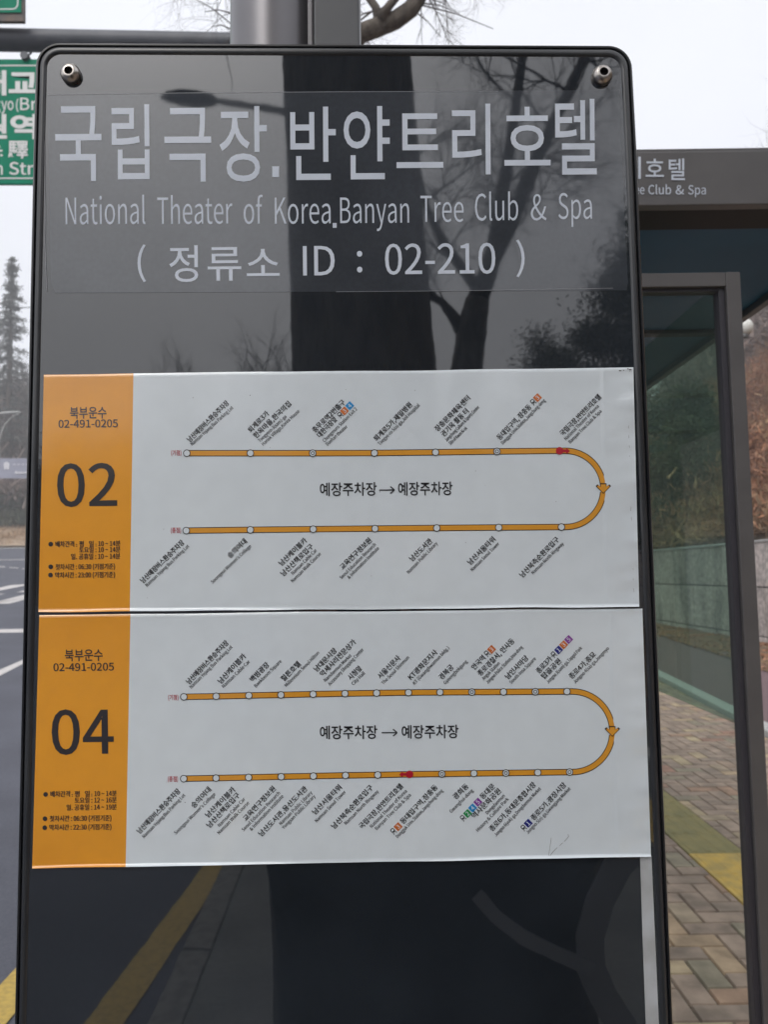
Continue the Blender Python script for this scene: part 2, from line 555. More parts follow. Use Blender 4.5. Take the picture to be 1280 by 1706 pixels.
for (xa, a), (xb, b) in zip(q[:-1], q[1:]):
    yl.poly([(xa, a, -0.144), (xa + 0.15, a, -0.144), (xb + 0.15, b, -0.144), (xb, b, -0.144)])
tag(yl.build('yellow_line', M['mark_yellow']), kind='structure')

# pavement: herringbone clay pavers as small raised blocks on a mortar bed
def kerb_x(Y):
    return 3.46 + 0.10 * (Y - 7.3) if Y < 14 else 4.13 + 0.13 * (Y - 14)

def path_x(Y):
    return 5.83 + 0.118 * (Y - 12.5)

bed = MB()
yy = frange(-30, 26, 2)
for a, b in zip(yy[:-1], yy[1:]):
    bed.poly([(-0.65, a, -0.012), (kerb_x(a) + 0.02, a, -0.012), (kerb_x(b) + 0.02, b, -0.012), (-0.65, b, -0.012)])
tag(bed.build('sidewalk_bed', M['mortar']), kind='structure')
kb = MB()
for a, b in zip(yy[:-1], yy[1:]):
    kb.box((-0.75, a + 0.004, -0.3), (-0.63, b - 0.004, 0.0))
tag(kb.build('road_kerb', M['road_kerb'], bevel=0.01), kind='structure')

ap = MB()
ap.box((-0.626, -30, -0.3), (3.0, -0.62, -0.002))
M['apron'] = mat('grey concrete apron', (0.17, 0.172, 0.165), 0.9, (0.13, 0.132, 0.128), 3, speck=(40, 0.12))
tag(ap.build('concrete_apron', M['apron']), kind='structure')
pv = MB()
U = 0.104
TACT = (1.60, 1.905)
def paver(x0, y0, x1, y1):
    if y0 < -0.6:
        return
    g = 0.0028
    x0 += g; y0 += g; x1 -= g; y1 -= g
    jz = random.uniform(-0.0016, 0.0016)
    c = 0.0045
    pv.add([(x0, y0, -0.014), (x1, y0, -0.014), (x1, y1, -0.014), (x0, y1, -0.014), (x0 + c, y0 + c, jz), (x1 - c, y0 + c, jz), (x1 - c, y1 - c, jz), (x0 + c, y1 - c, jz)],
           [(4, 5, 6, 7), (0, 1, 5, 4), (1, 2, 6, 5), (2, 3, 7, 6), (3, 0, 4, 7)])
def clipx(x0, x1, X0, X1):
    return max(x0, X0), min(x1, X1)
for j in range(-40, 150):
    for i in range(-14, 56):
        k = (i - j) % 4
        if k == 0:
            x0, y0, x1, y1 = i * U, j * U, (i + 2) * U, (j + 1) * U
        elif k == 3:
            x0, y0, x1, y1 = i * U, j * U, (i + 1) * U, (j + 2) * U
        else:
            continue
        lim = kerb_x(y0) - 0.01
        for X0, X1 in ((-0.625, TACT[0]), (TACT[1], lim)):
            a, b = clipx(x0, x1, X0, X1)
            if b - a > 0.02:
                paver(a, y0, b, y1)
tag(pv.build('sidewalk', M['paver']), kind='structure')

tl = MB()
for k in range(-14, 60):
    y0, y1 = k * 0.303, k * 0.303 + 0.299
    x0, x1 = TACT[0] + 0.003, TACT[1] - 0.003
    jz = random.uniform(0.0, 0.002)
    tl.box((x0, y0, -0.012), (x1, y1, jz))
    for r in range(4):
        xc = x0 + 0.04 + r * 0.073
        tl.add([(xc - 0.018, y0 + 0.012, jz), (xc + 0.018, y0 + 0.012, jz), (xc + 0.018, y1 - 0.012, jz), (xc - 0.018, y1 - 0.012, jz),
                (xc - 0.011, y0 + 0.018, jz + 0.005), (xc + 0.011, y0 + 0.018, jz + 0.005), (xc + 0.011, y1 - 0.018, jz + 0.005), (xc - 0.011, y1 - 0.018, jz + 0.005)],
               [(4, 5, 6, 7), (0, 1, 5, 4), (1, 2, 6, 5), (2, 3, 7, 6), (3, 0, 4, 7)])
M['tactile'] = mat('yellow tactile tiles', (0.60, 0.40, 0.10), 0.85, (0.42, 0.31, 0.11), 10, bump=0.3, bscale=60, bdist=0.003)
M['tactile_mossy'] = mat('older olive tactile tiles', (0.26, 0.225, 0.10), 0.85, (0.20, 0.185, 0.09), 8, bump=0.3, bscale=60, bdist=0.003)
to = tl.build('tactile_strip', M['tactile'])
to.data.materials.append(M['tactile_mossy'])
for p in to.data.polygons:
    if p.center.y > 4.24:
        p.material_index = 1
tag(to, kind='structure')

pk = MB()
for a, b in zip(yy[:-1], yy[1:]):
    if b > -10:
        for z0, z1, e in ((-0.3, 0.055, 0.004),):
            xa, xb = kerb_x(a), kerb_x(b)
            pk.add([(xa, a + e, z0), (xa + 0.16, a + e, z0), (xb + 0.16, b - e, z0), (xb, b - e, z0), (xa, a + e, z1), (xa + 0.16, a + e, z1), (xb + 0.16, b - e, z1), (xb, b - e, z1)],
                   [(0, 3, 2, 1), (4, 5, 6, 7), (0, 1, 5, 4), (1, 2, 6, 5), (2, 3, 7, 6), (3, 0, 4, 7)])
tag(pk.build('path_kerb', M['kerb'], bevel=0.012), kind='structure')
pa = MB()
ya = frange(-60, 60, 4)
for a, b in zip(ya[:-1], ya[1:]):
    pa.poly([(kerb_x(a) + 0.14, a, -0.02), (path_x(a) + 0.3, a, -0.02), (path_x(b) + 0.3, b, -0.02), (kerb_x(b) + 0.14, b, -0.02)])
tag(pa.build('path', M['red_path']), kind='structure')
def verge_pt(x, y):
    x0 = path_x(y)
    X = x0 + (9.1 - x0) * x
    ed = 0.0 if x > 0 else 0.12 * mnoise.noise(Vector((y * 0.9, 3, 0)))
    return (X + ed, y, 0.0 - 0.16 * x + 0.05 * mnoise.noise(Vector((X * 1.5, y * 1.5, 0))) * (1 if x > 0 else 0.3))
tag(sheet([0, 0.08, 0.2, 0.35, 0.5, 0.65, 0.8, 1.0], frange(-40, 24.9, 0.5), verge_pt).build('verge', M['litter'], smooth=True), kind='structure')

# hills
def hn(x, y, s, a):
    return a * mnoise.fractal(Vector((x * s, y * s, 0)), 1.0, 2.0, 4)
def hill_r(t, y):
    X = 8.8 + t
    return (X, y, 2.12 + min(0.82 * t, 14 + 0.35 * t) + (hn(X, y, 0.12, 1.2) if t > 0.6 else 0))
tag(sheet([0, 0.5, 1, 2, 3, 4.5, 6, 8, 10, 13, 16, 20, 25, 32, 40, 55, 75], frange(-90, 110, 2.5), hill_r).build('hill', M['soil'], smooth=True), kind='structure')
def hill_l(x, t):
    y = ROAD_END - 0.6 + t
    base = road_h(min(x, -8), ROAD_END)
    z = base + (0.02 if t < 0.5 else 0.3 * min(t, 9) + 0.62 * max(0, min(t - 9, 26)) + 0.2 * max(0, t - 35))
    return (x, y, z + (hn(x, y, 0.08, 1.0) * sstep(2, 12, t)))
tag(sheet(frange(-110, 8, 3), [0, 0.4, 0.8, 2, 4, 6, 9, 11, 14, 18, 22, 27, 35, 45, 60], hill_l).build('far_hill', M['soil'], smooth=True), kind='structure')
vg = sheet(frange(-110, 6, 2), [0.5, 1.2, 2.5, 4, 6, 8.5], lambda x, t: (hill_l(x, t)[0], hill_l(x, t)[1], hill_l(x, t)[2] + 0.06))
tag(vg.build('dry_verge', M['dry_grass'], smooth=True), kind='structure')
def hill_b(x, t):
    y = -48 - t
    return (x, y, -0.5 + 0.42 * min(t, 22) + 0.2 * max(0, t - 22) + hn(x, y, 0.08, 1.0))
tag(sheet(frange(-110, 60, 4), [0, 3, 6, 10, 14, 18, 22, 30, 40, 60], hill_b).build('back_hill', M['soil'], smooth=True), kind='structure')

# ================================================================== retaining wall
rw = empty('retaining_wall', (8.7, 0, 0), 'stained rough concrete block retaining wall below the brown hillside', 'wall')
co = MB()
jt = MB()
jt.box((8.66, -55, -0.9), (8.95, 62, 2.12))
def block(y0, y1, z0, z1):
    co.add([(8.6, y0 + .015, z0), (8.9, y0, z0), (8.9, y1, z0), (8.6, y1 - .015, z0), (8.6, y0 + .015, z1), (8.9, y0, z1), (8.9, y1, z1), (8.6, y1 - .015, z1)],
           [(0, 3, 2, 1), (4, 5, 6, 7), (0, 1, 5, 4), (2, 3, 7, 6), (3, 0, 4, 7)])
y = -54.0
while y < 60:
    block(y, y + 1.33, 0.0, 1.10); y += 1.35
y = -53.2
while y < 60:
    block(y, y + 2.68, 1.13, 2.14); y += 2.7
y = -54.6
while y < 60:
    block(y, y + 2.0, -0.9, -0.03); y += 2.02
jt.build('wall_core', M['wall_joint'], rw)
co.build('wall_blocks', M['wall'], rw, bevel=0.012)
cap = MB()
cap.box((8.57, -55, 2.14), (8.98, 62, 2.2))
cap.build('wall_coping', M['kerb'], rw, bevel=0.01)

# ================================================================== vegetation
def leaf(mb, p, s, el=0.0):
    """one small leaf-sized face, any way up"""
    a = Vector((random.gauss(0, 1), random.gauss(0, 1), random.gauss(0, 1) + el)).normalized()
    b = a.orthogonal().normalized()
    b.rotate(Matrix.Rotation(random.uniform(0, 6.28), 3, a))
    c = a.cross(b)
    l, wd = s * random.uniform(0.7, 1.4), s * random.uniform(0.25, 0.5)
    mb.add([p - b * l, p + c * wd, p + b * l, p - c * wd], [(0, 1, 2, 3)])

def limb(mb, p, d, L, r, depth, tips, spread=0.6, up=0.15, n=7, wig=0.25, shrink=0.7):
    pts, rad = [p], [r]
    steps = 4
    q = Vector(p)
    dd = Vector(d).normalized()
    kids = []
    for i in range(steps):
        dd = (dd + Vector((random.gauss(0, wig), random.gauss(0, wig), random.gauss(0, wig) + up)) * 0.5).normalized()
        q = q + dd * (L / steps)
        pts.append(q.copy())
        rad.append(r * (1 - 0.62 * (i + 1) / steps))
        if depth > 0 and i >= 0:
            kids.append((q.copy(), dd.copy(), rad[-1]))
    mb.tube(pts, rad, n if r > 0.02 else (4 if r > 0.008 else 3), cap=False)
    if depth > 0:
        for (kp, kd, kr) in kids:
            for _ in range(1 if depth > 3 or random.random() < 0.55 else 2):
                side = kd.orthogonal()
                side.rotate(Matrix.Rotation(random.uniform(0, 6.28), 3, kd))
                nd = (kd * 0.75 + side.normalized() * random.uniform(0.5, 1.0) * spread * 1.6).normalized()
                limb(mb, kp, nd, L * shrink * random.uniform(0.6, 1.1), min(kr * 0.72, r * 0.6), depth - 1, tips, spread, up, n, wig, shrink)
    else:
        tips.append(q)

def bare_tree(base, height, label, lean=(0, 0), r=0.16, depth=4, group=None, fork=None, name='bare_tree'):
    t = empty(name, base, label, 'tree', group)
    b = Vector(base)
    tr, cr = MB(), MB()
    tips = []
    top = b + Vector((lean[0], lean[1], height * 0.45))
    mid = b.lerp(top, 0.5) + Vector((random.gauss(0, .05), random.gauss(0, .05), 0))
    tr.tube([b - Vector((0, 0, 0.15)), b + Vector((0, 0, 0.12)), mid, top], [r * 1.5, r * 1.1, r * 0.95, r * 0.8], 10)
    d0 = (top - mid).normalized()
    for k in range(4):
        a = k * 1.57 + random.uniform(-0.4, 0.4)
        d = (d0 + Vector((math.cos(a), math.sin(a), 0.3)) * random.uniform(0.4, 0.75)).normalized()
        limb(cr, b.lerp(top, random.uniform(0.72, 1.0)), d, height * 0.34, r * 0.62, depth - 1, tips)
    limb(cr, top, d0, height * 0.4, r * 0.75, depth - 1, tips)
    tr.build('trunk', M['bark'], t, smooth=True)
    cr.build('crown', M['twig'], t, smooth=True)
    return t

def dup(root, loc, rz, sc=1.0, label=None, group=None):
    r = root.copy()
    COL.objects.link(r)
    r.location = loc
    r.rotation_euler = (0, 0, rz)
    r.scale = (sc, sc, sc)
    if label: r['label'] = label
    if group: r['group'] = group
    for ch in list(root.children):
        c = ch.copy()
        COL.objects.link(c)
        c.parent = r
    return r

def conifer(base, height, hw, label, group=None, n=9000):
    t = empty('conifer', base, label, 'tree', group)
    b = Vector(base)
    tr = MB()
    tr.tube([b - Vector((0, 0, .3)), b + Vector((0, 0, height * 0.5)), b + Vector((0, 0, height * 0.99))], [height * .018, height * .011, 0.02], 8)
    cr = MB()
    k = 0
    tiers = int(height * 2.2)
    for i in range(tiers):
        f = (i + random.random()) / tiers
        z = height * (0.12 + 0.87 * f)
        R0 = hw * (1 - f) ** 0.8 * random.uniform(0.6, 1.15) + 0.15
        for q in range(random.randint(4, 7)):
            a = random.uniform(0, 6.28)
            L = R0 * random.uniform(0.65, 1.1)
            m = max(8, int(n / tiers / 5.5))
            dr = random.uniform(0.12, 0.35)
            e = b + Vector((math.cos(a) * L, math.sin(a) * L, z - dr * L))
            tr.tube([b + Vector((0, 0, z)), e], [0.035, 0.008], 3, cap=False)
            for _ in range(m):
                u = random.random() ** 0.7
                p = b + Vector((math.cos(a) * L * u, math.sin(a) * L * u, z - dr * L * u)) + Vector((random.gauss(0, .16), random.gauss(0, .16), random.gauss(-.05, .12))) * (0.4 + u)
                leaf(cr, p, random.uniform(0.08, 0.2))
    tr.build('trunk', M['bark'], t, smooth=True)
    cr.build('crown', M['needles'], t)
    return t

def leafy(base, height, hw, label, group=None, n=6000, m='evergreen', name='evergreen_tree', s=0.16, cat='tree', trunk=True):
    t = empty(name, base, label, cat, group)
    b = Vector(base)
    tr, cr = MB(), MB()
    tips = []
    if trunk:
        tr.tube([b - Vector((0, 0, .3)), b + Vector((0.05, 0, height * .35)), b + Vector((0, .1, height * .8))], [height * .028, height * .02, height * .006], 8)
    cl = []
    for _ in range(26 if trunk else 14):
        f = random.random()
        rr = hw * math.sin(math.pi * (0.15 + 0.8 * f)) ** 0.7
        a = random.uniform(0, 6.28)
        c = Vector((math.cos(a) * rr * random.uniform(0.2, 1), math.sin(a) * rr * random.uniform(0.2, 1), height * ((0.22 if trunk else 0.08) + (0.76 if trunk else 0.85) * f)))
        cl.append((b + c, hw * random.uniform(0.22, 0.42)))
        tr.tube([b + Vector((0, 0, min(c.z * 0.6, height * .6))), b + c], [height * .008, height * .002], 4, cap=False)
    for _ in range(n):
        c, q = random.choice(cl)
        v = Vector((random.gauss(0, 1), random.gauss(0, 1), random.gauss(0, 0.8)))
        leaf(cr, c + v * q * 0.55, s)
    tr.build('trunk' if trunk else 'stems', M['bark'], t, smooth=True)
    cr.build('crown' if trunk else 'foliage', M[m], t)
    return t

# ================================================================== THE BUS STOP SIGN
def o_l(y): return 57.5 - 0.0216 * (y - 72)
def o_r(y): return 1055.5 + 0.0416 * (y - 72)
def o_t(x): return 69.5 + 0.0048 * (x - 60)
BOT = 2450.0
def outline(ins, n=9):
    """pixels of the board outline, drawn in by ins pixels; clockwise from the lower left"""
    r = max(4, 40 - ins * 0.8)
    k = 1.0
    pts = [(o_l(y) + ins, y) for y in (BOT - ins, 2000, 1706, 1300, 900, 500, 250)]
    yt = o_t(100) + ins
    cx, cy = o_l(yt) + ins + r, yt + r
    pts += [(cx - r * math.cos(a), cy - r * math.sin(a)) for a in [math.pi / 2 * i / n for i in range(n + 1)]]
    pts += [(x, o_t(x) + ins) for x in (300, 550, 800)]
    yt = o_t(1015) + ins
    cx, cy = o_r(yt) - ins - r, yt + r
    pts += [(cx + r * math.sin(a), cy - r * math.cos(a)) for a in [math.pi / 2 * i / n for i in range(n + 1)]]
    pts += [(o_r(y) - ins, y) for y in (250, 500, 900, 1300, 1706, 2000, BOT - ins)]
    return pts

def ring(prof, closed_front=False):
    mb = MB()
    loops = [[S0(x, y, l) for x, y in outline(i)] for i, l in prof]
    n = len(loops[0])
    vs = [p for L in loops for p in L]
    fs = [(a * n + k, a * n + (k + 1) % n, (a + 1) * n + (k + 1) % n, (a + 1) * n + k) for a in range(len(prof) - 1) for k in range(n)]
    if closed_front:
        fs.append(tuple((len(prof) - 1) * n + k for k in range(n)))
    return mb.add(vs, fs)

base = Vector((-0.06, 0.75, 0))
sign = empty('bus_stop_sign', base, 'tall charcoal bus stop board with pale grey stop name on a grey steel pole', 'bus stop sign')
ring([(2, -0.047), (0, -0.045), (0, -0.004), (1, -0.001), (3, 0.0004), (5.5, 0.0004), (7.5, -0.0012), (7.5, -0.003)]).build('board_casing', M['body'], sign, smooth=True, sharp=35)
bk = MB()
bk.poly([S0(x, y, -0.046) for x, y in outline(2)])
bk.build('back_panel', M['body'], sign)
ring([(8.0, -0.003), (8.0, -0.0006), (10, 0.0009), (13, 0.0017), (17, 0.0016), (20, 0.0009), (21.5, -0.0008)]).build('rim_strip', M['frame'], sign, smooth=True, sharp=50)
pn = MB()
pn.poly([S0(x, y, 0.0) for x, y in outline(20)])
pn.build('cover_panel', M['panel'], sign)

# clear film carrying the stop name
fl = MB()
FILM = [(78, 157), (300, 154), (560, 152), (800, 151), (1032, 150), (1039, 300), (1047, 470), (1045, 484), (800, 485), (560, 486), (300, 487), (92, 488), (84, 470), (82, 300)]
fl.poly([S(x, y, 0.0003) for x, y in FILM])
film = fl.build('name_film', M['film'], sign)
fe = MB()
def px_line(mb, pts, wpx, lift):
    for (x0, y0), (x1, y1) in zip(pts[:-1], pts[1:]):
        L = math.hypot(x1 - x0, y1 - y0) or 1
        nx, ny = -(y1 - y0) / L * wpx / 2, (x1 - x0) / L * wpx / 2
        mb.poly([S(x0 + nx, y0 + ny, lift), S(x0 - nx, y0 - ny, lift), S(x1 - nx, y1 - ny, lift), S(x1 + nx, y1 + ny, lift)])
px_line(fe, [(78, 158), (300, 155), (560, 153), (830, 152)], 0.7, 0.0005)
fe.build('film_edge', M['edge_scratch'], sign)
fe = MB()
px_line(fe, [(66, 152), (72, 168), (73.5, 180), (73, 215), (74.5, 250), (74, 300), (75, 350), (74.5, 400), (76, 450), (78, 485)], 0.9, 0.0005)
fe.build('film_edge', M['edge_scratch'], sign)
fe = MB()
px_line(fe, [(560, 486), (760, 484.5), (1022, 480)], 0.6, 0.0005)
fe.build('film_edge', M['edge_scratch'], sign)

LF = 0.0006
def SL(l):
    return lambda x, y: S(x, y, l)
kn = MB()
for ch, x0, x1, yt, yb in (('국', 92, 169, 177, 302), ('립', 186, 249, 174, 299), ('극', 274, 352, 180, 303), ('장', 366, 445, 177, 303), ('반', 484, 560, 178, 300),
                          ('얀', 573, 650, 177, 299), ('트', 661, 739, 189, 280), ('리', 754, 818, 173, 291), ('호', 841, 918, 178, 276), ('텔', 926, 995, 165, 291)):
    put_text(kn, ch, (x0, yb), (x1, yb - 0.006 * (x1 - x0)), yb - yt, SL(LF), 0.004, 'bbox')
kn.poly([S(x, y, LF) for x, y in ((453.5, 277), (465, 277), (465, 295), (453.5, 295))])
kn.build('korean_stop_name', M['letter'], sign)
en = MB()
for wd, x0, x1, yt, yb, fit in (('National', 109, 242, 328, 374, ''), ('Theater', 262, 387, 328, 373.5, ''), ('of', 406, 438, 328, 373, ''), ('Korea', 458, 551, 328, 373, ''),
                                ('Banyan', 567, 682, 328, 372, ''), ('Tree', 701, 773, 325, 370, ''), ('Club', 792, 864, 322, 367.5, ''), ('&', 885, 911, 323, 367, ''), ('Spa', 931, 987, 321, 365, '')):
    put_text(en, wd, (x0, yb), (x1, yb - 0.008 * (x1 - x0)), (yb - yt) * 0.98, SL(LF), -0.004)
en.poly([S(x, y, LF) for x, y in ((554.5, 371.5), (561, 371.5), (561, 379.5), (554.5, 379.5))])
en.build('english_stop_name', M['letter'], sign)
idl = MB()
for ch, x0, x1, yt, yb in (('(', 229, 243, 407, 470), ('정', 282, 330, 409, 470), ('류', 346, 402, 412, 468), ('소', 411, 466, 415, 460), ('ID', 505, 558, 410, 459),
                          (':', 595, 604, 418, 454), ('02-210', 642, 826, 406, 458), (')', 861, 875, 399, 462)):
    put_text(idl, ch, (x0, yb), (x1, yb - 0.01 * (x1 - x0)), yb - yt, SL(LF), 0.0 if ch in '()' else 0.004, 'bbox')
idl.build('stop_number_line', M['letter'], sign)

# hexagon socket screws on spacers
for sx, sy in ((119, 126), (1003, 128)):
    c = S(sx, sy)
    mm = (S(sx + 1, sy) - S(sx, sy)).length
    sm = MB()
    sm.lathe(c, SN, [(0.0, 16.2 * mm), (0.0022, 16.6 * mm), (0.0042, 16.0 * mm), (0.0062, 13.4 * mm), (0.0072, 10.8 * mm), (0.0075, 9.6 * mm), (0.0075, 7.0 * mm)], 40)
    so = sm.build('screw', M['steel'], sign, smooth=True, sharp=40)
    hx = MB()
    hx.lathe(c, SN, [(0.0076, 7.1 * mm), (0.0032, 6.7 * mm), (0.0030, 0.0001)], 6)
    hx.build('hex_socket', M['socket'], so)

# bare white strip of an older sheet at the lower right
st = MB()
st.poly([S0(x, y, 0.0003) for x, y in ((1067, 1428), (1086, 1426), (1092, 1560), (1099, 1720), (1116, 2300), (1086, 2300), (1077, 1720), (1071, 1560))])
st.build('backing_strip', M['strip'], sign)

# pole of round tube and flat bar, foot plate
pl = MB()
pc = at_y(455, 60, 0.75)
r_ = 0.0435
prof = []
for k in range(28):
    a = 2 * math.pi * k / 28
    prof.append((math.cos(a) * r_, math.sin(a) * r_))
o = len(pl.v)
for z in (0.0, 0.5, 2.9):
    for x, y in prof:
        pl.v.append(Vector((pc.x + x, 0.75 + y, z)))
for i in range(2):
    for k in range(28):
        pl.f.append((i * 28 + k, i * 28 + (k + 1) % 28, (i + 1) * 28 + (k + 1) % 28, (i + 1) * 28 + k))
pl.build('pole', M['pole'], sign, smooth=True)
b0, b1 = at_y(525, 60, 0.73).x, at_y(600, 60, 0.73).x
fb = MB()
fb.box((b0, 0.715, 0.0), (b1, 0.775, 2.9))
fb.build('pole_bar', M['pole_dark'], sign, bevel=0.002)
cb = MB()
cb.box((pc.x + r_ * 0.55, 0.729, 0.0), (b0 - 0.0006, 0.771, 2.9))
cb.build('pole_web', M['pole'], sign, bevel=0.003)
fp = MB()
fp.box((pc.x - 0.12, 0.63, 0.0), (b1 + 0.08, 0.87, 0.012))
fp.build('foot_plate', M['pole_dark'], sign, bevel=0.003)

# ------------------------------------------------------------------ the two route sheets
def disc(mb, x, y, r, lift, n=24):
    mb.poly([S(x + r * math.cos(2 * math.pi * k / n), y + r * math.sin(2 * math.pi * k / n), lift) for k in range(n)])

def annulus(mb, x, y, r0, r1, lift, n=28):
    v = [S(x + r * math.cos(2 * math.pi * k / n), y + r * math.sin(2 * math.pi * k / n), lift) for r in (r0, r1) for k in range(n)]
    mb.add(v, [(k, (k + 1) % n, n + (k + 1) % n, n + k) for k in range(n)])

def stroke(mb, pts, wd, lift):
    n = len(pts)
    L, Rr = [], []
    for i, (x, y) in enumerate(pts):
        a, b = pts[max(0, i - 1)], pts[min(n - 1, i + 1)]
        d = math.hypot(b[0] - a[0], b[1] - a[1])
        nx, ny = -(b[1] - a[1]) / d * wd / 2, (b[0] - a[0]) / d * wd / 2
        L.append(S(x + nx, y + ny, lift)); Rr.append(S(x - nx, y - ny, lift))
    mb.add(L + Rr, [(i, i + 1, n + i + 1, n + i) for i in range(n - 1)])

P0_, P1_, P2_, P3_ = 0.0010, 0.00115, 0.0013, 0.00145     # sheet, print layers

def lerp2(a, b, t):
    return (a[0] + (b[0] - a[0]) * t, a[1] + (b[1] - a[1]) * t)

def route_sheet(label, TL, TR, BR, BL, split_t, split_b, top_wob, bot_wob):
    t = empty('route_poster', S(*lerp2(BL, BR, 0.5)), label, 'poster', 'route posters on the bus stop board')
    # the sheet bulges a little at its lower edge and right side
    def lift(u, v):
        l = P0_
        l += 0.0022 * max(0, (v - 0.985) / 0.015) ** 2 * (0.6 + 0.4 * math.sin(u * 9)) * bot_wob
        l -= 0.0006 * max(0, (0.006 - v) / 0.006) * top_wob
        if u > 0.945:
            l += 0.0006 * math.sin((v * 21 + u * 30)) * (u - 0.945) / 0.055 * (1 + 0.6 * math.sin(v * 55)) + 0.0003
        return l
    us = sorted(set([i / 40 for i in range(41)] + [0.94 + i * 0.004 for i in range(15)]))
    vs_ = sorted(set([i / 70 for i in range(71)] + [0.003, 0.006, 0.985, 0.99, 0.995]))
    def pt(u, v, e=0.0):
        a, b = lerp2(TL, TR, u), lerp2(BL, BR, u)
        x, y = lerp2(a, b, v)
        y += (mnoise.noise(Vector((u * 7, 1.7 * top_wob, TL[1]))) * 1.3 * max(0, 1 - v * 30)) + (mnoise.noise(Vector((u * 8, 9.1, TL[1]))) * 1.6 * max(0, 1 - (1 - v) * 30))
        return S(x, y, lift(u, v) + e)
    us_split = []
    sm, om = MB(), MB()
    fx = (split_t[0] - TL[0]) / (TR[0] - TL[0])
    ua = [u for u in us if u > fx + 0.004]
    w_us, o_us = [fx] + ua, [u for u in us if u < fx - 0.004] + [fx]
    for mb, uu in ((sm, w_us), (om, o_us)):
        vv = [pt(u, v) for v in vs_ for u in uu]
        n = len(uu)
        mb.add(vv, [(j * n + i, j * n + i + 1, (j + 1) * n + i + 1, (j + 1) * n + i) for j in range(len(vs_) - 1) for i in range(n - 1)])
        k = len(mb.v)                                   # turned-down edges so that the sheet has thickness
    for mb, uu in ((sm, w_us), (om, o_us)):
        for v in (0.0, 1.0):
            e = [pt(u, v) for u in uu] + [pt(u, v, -0.0009) for u in uu]
            n = len(uu)
            mb.add(e, [(i, i + 1, n + i + 1, n + i) for i in range(n - 1)])
    sm.build('sheet', M['paper'], t, smooth=True, sharp=40)
    om.build('colour_band', M['orange'], t, smooth=True, sharp=40)
    return t

posterA = route_sheet('upper route poster numbered 02, white with an orange band, on the bus stop board', (72.5, 624), (1056, 612.5), (1066, 1011), (63.5, 1019.5), (222, 623), (218, 1017), 1, 0.8)
posterB = route_sheet('lower route poster numbered 04, rows of thirteen stops, on the bus stop board', (65, 1024.5), (1071, 1013.5), (1085.5, 1427), (53, 1447.5), (217, 1022), (213, 1441), 1, 1.0)

def route(t, top, bottom, right, cy, first_x, arr_dir, red_top, red_bot):
    """top, bottom: stop lists (x, y, kind); right: rightmost pixel of the loop; cy: its middle"""
    yt, yb = top[-1][1], bottom[-1][1]
    r = (yb - yt) / 2
    cx = right - r
    arc1 = [(cx + r * math.sin(a), (yt + yb) / 2 - r * math.cos(a)) for a in [math.pi / 2 * i / 16 for i in range(17)]]
    arc2 = [(cx + r * math.sin(a), (yt + yb) / 2 - r * math.cos(a)) for a in [math.pi / 2 + math.pi / 2 * i / 16 for i in range(17)]]
    tl_ = [(p[0], p[1]) for p in top] + arc1
    bl_ = arc2 + [(p[0], p[1]) for p in reversed(bottom)]
    ol, rl = MB(), MB()
    for pts in (tl_, bl_):
        stroke(ol, pts, 10.6, P1_)
        stroke(rl, pts, 8.0, P2_)
    ax, ay = right, (yt + yb) / 2 + 3
    head = [(-11, -8), (-8.5, -10.5), (-4.5, -7.5), (-4.5, -12), (4.5, -12), (4.5, -7.5), (8.5, -10.5), (11, -8), (0, 3)]
    def hp(s, dx=0, dy=0):
        return [(ax + x * s, ay - 3 + (y + 4) * s) for x, y in head]
    gap = MB()
    gap.poly([S(ax - 7, ay + 2, P3_), S(ax, ay + 1.6, P3_), S(ax + 7, ay + 2, P3_), S(ax + 6, ay - 3, P3_), S(ax - 6, ay - 3, P3_)])
    for q in ([0, 1, 2, 8], [2, 3, 4, 5, 8], [5, 6, 7, 8]):
        h1, h2 = hp(1.18), hp(0.95)
        ol.poly([S(*h1[i], P3_ + 0.0001) for i in q])
        rl.poly([S(*h2[i], P3_ + 0.0002) for i in q])
    gap.build('arrow_gap', M['paper'], t)
    ol.build('route_outline', M['ink'], t)
    rl.build('route_line', M['route'], t)
    for lst in (top, bottom):
        for x, y, k in lst:
            if k == 'r':
                rm = MB()
                disc(rm, x, y, 6.3, P3_ + 0.0001)
                s = 1 if lst is top else -1
                rm.poly([S(x + s * q, y + p, P3_ + 0.0001) for q, p in ((5, -2.2), (11, -2.2), (11, 2.2), (5, 2.2))])
                rm.poly([S(x + s * q, y + p, P3_ + 0.0001) for q, p in ((10.9, -5.2), (17.5, 0.4), (10.9, 5.6))])
                rm.build('current_stop_marker', M['red'], t)
                continue
            sm = MB()
            disc(sm, x, y, 5.4, P3_)
            so = sm.build('stop_marker', M['paper'], t)
            rg = MB()
            annulus(rg, x, y, 4.9, 6.2, P3_ + 0.00012)
            if k == 'd':
                annulus(rg, x, y, 2.0, 3.1, P3_ + 0.00012)
            rg_o = rg.build('stop_ring', M['ink'], t)

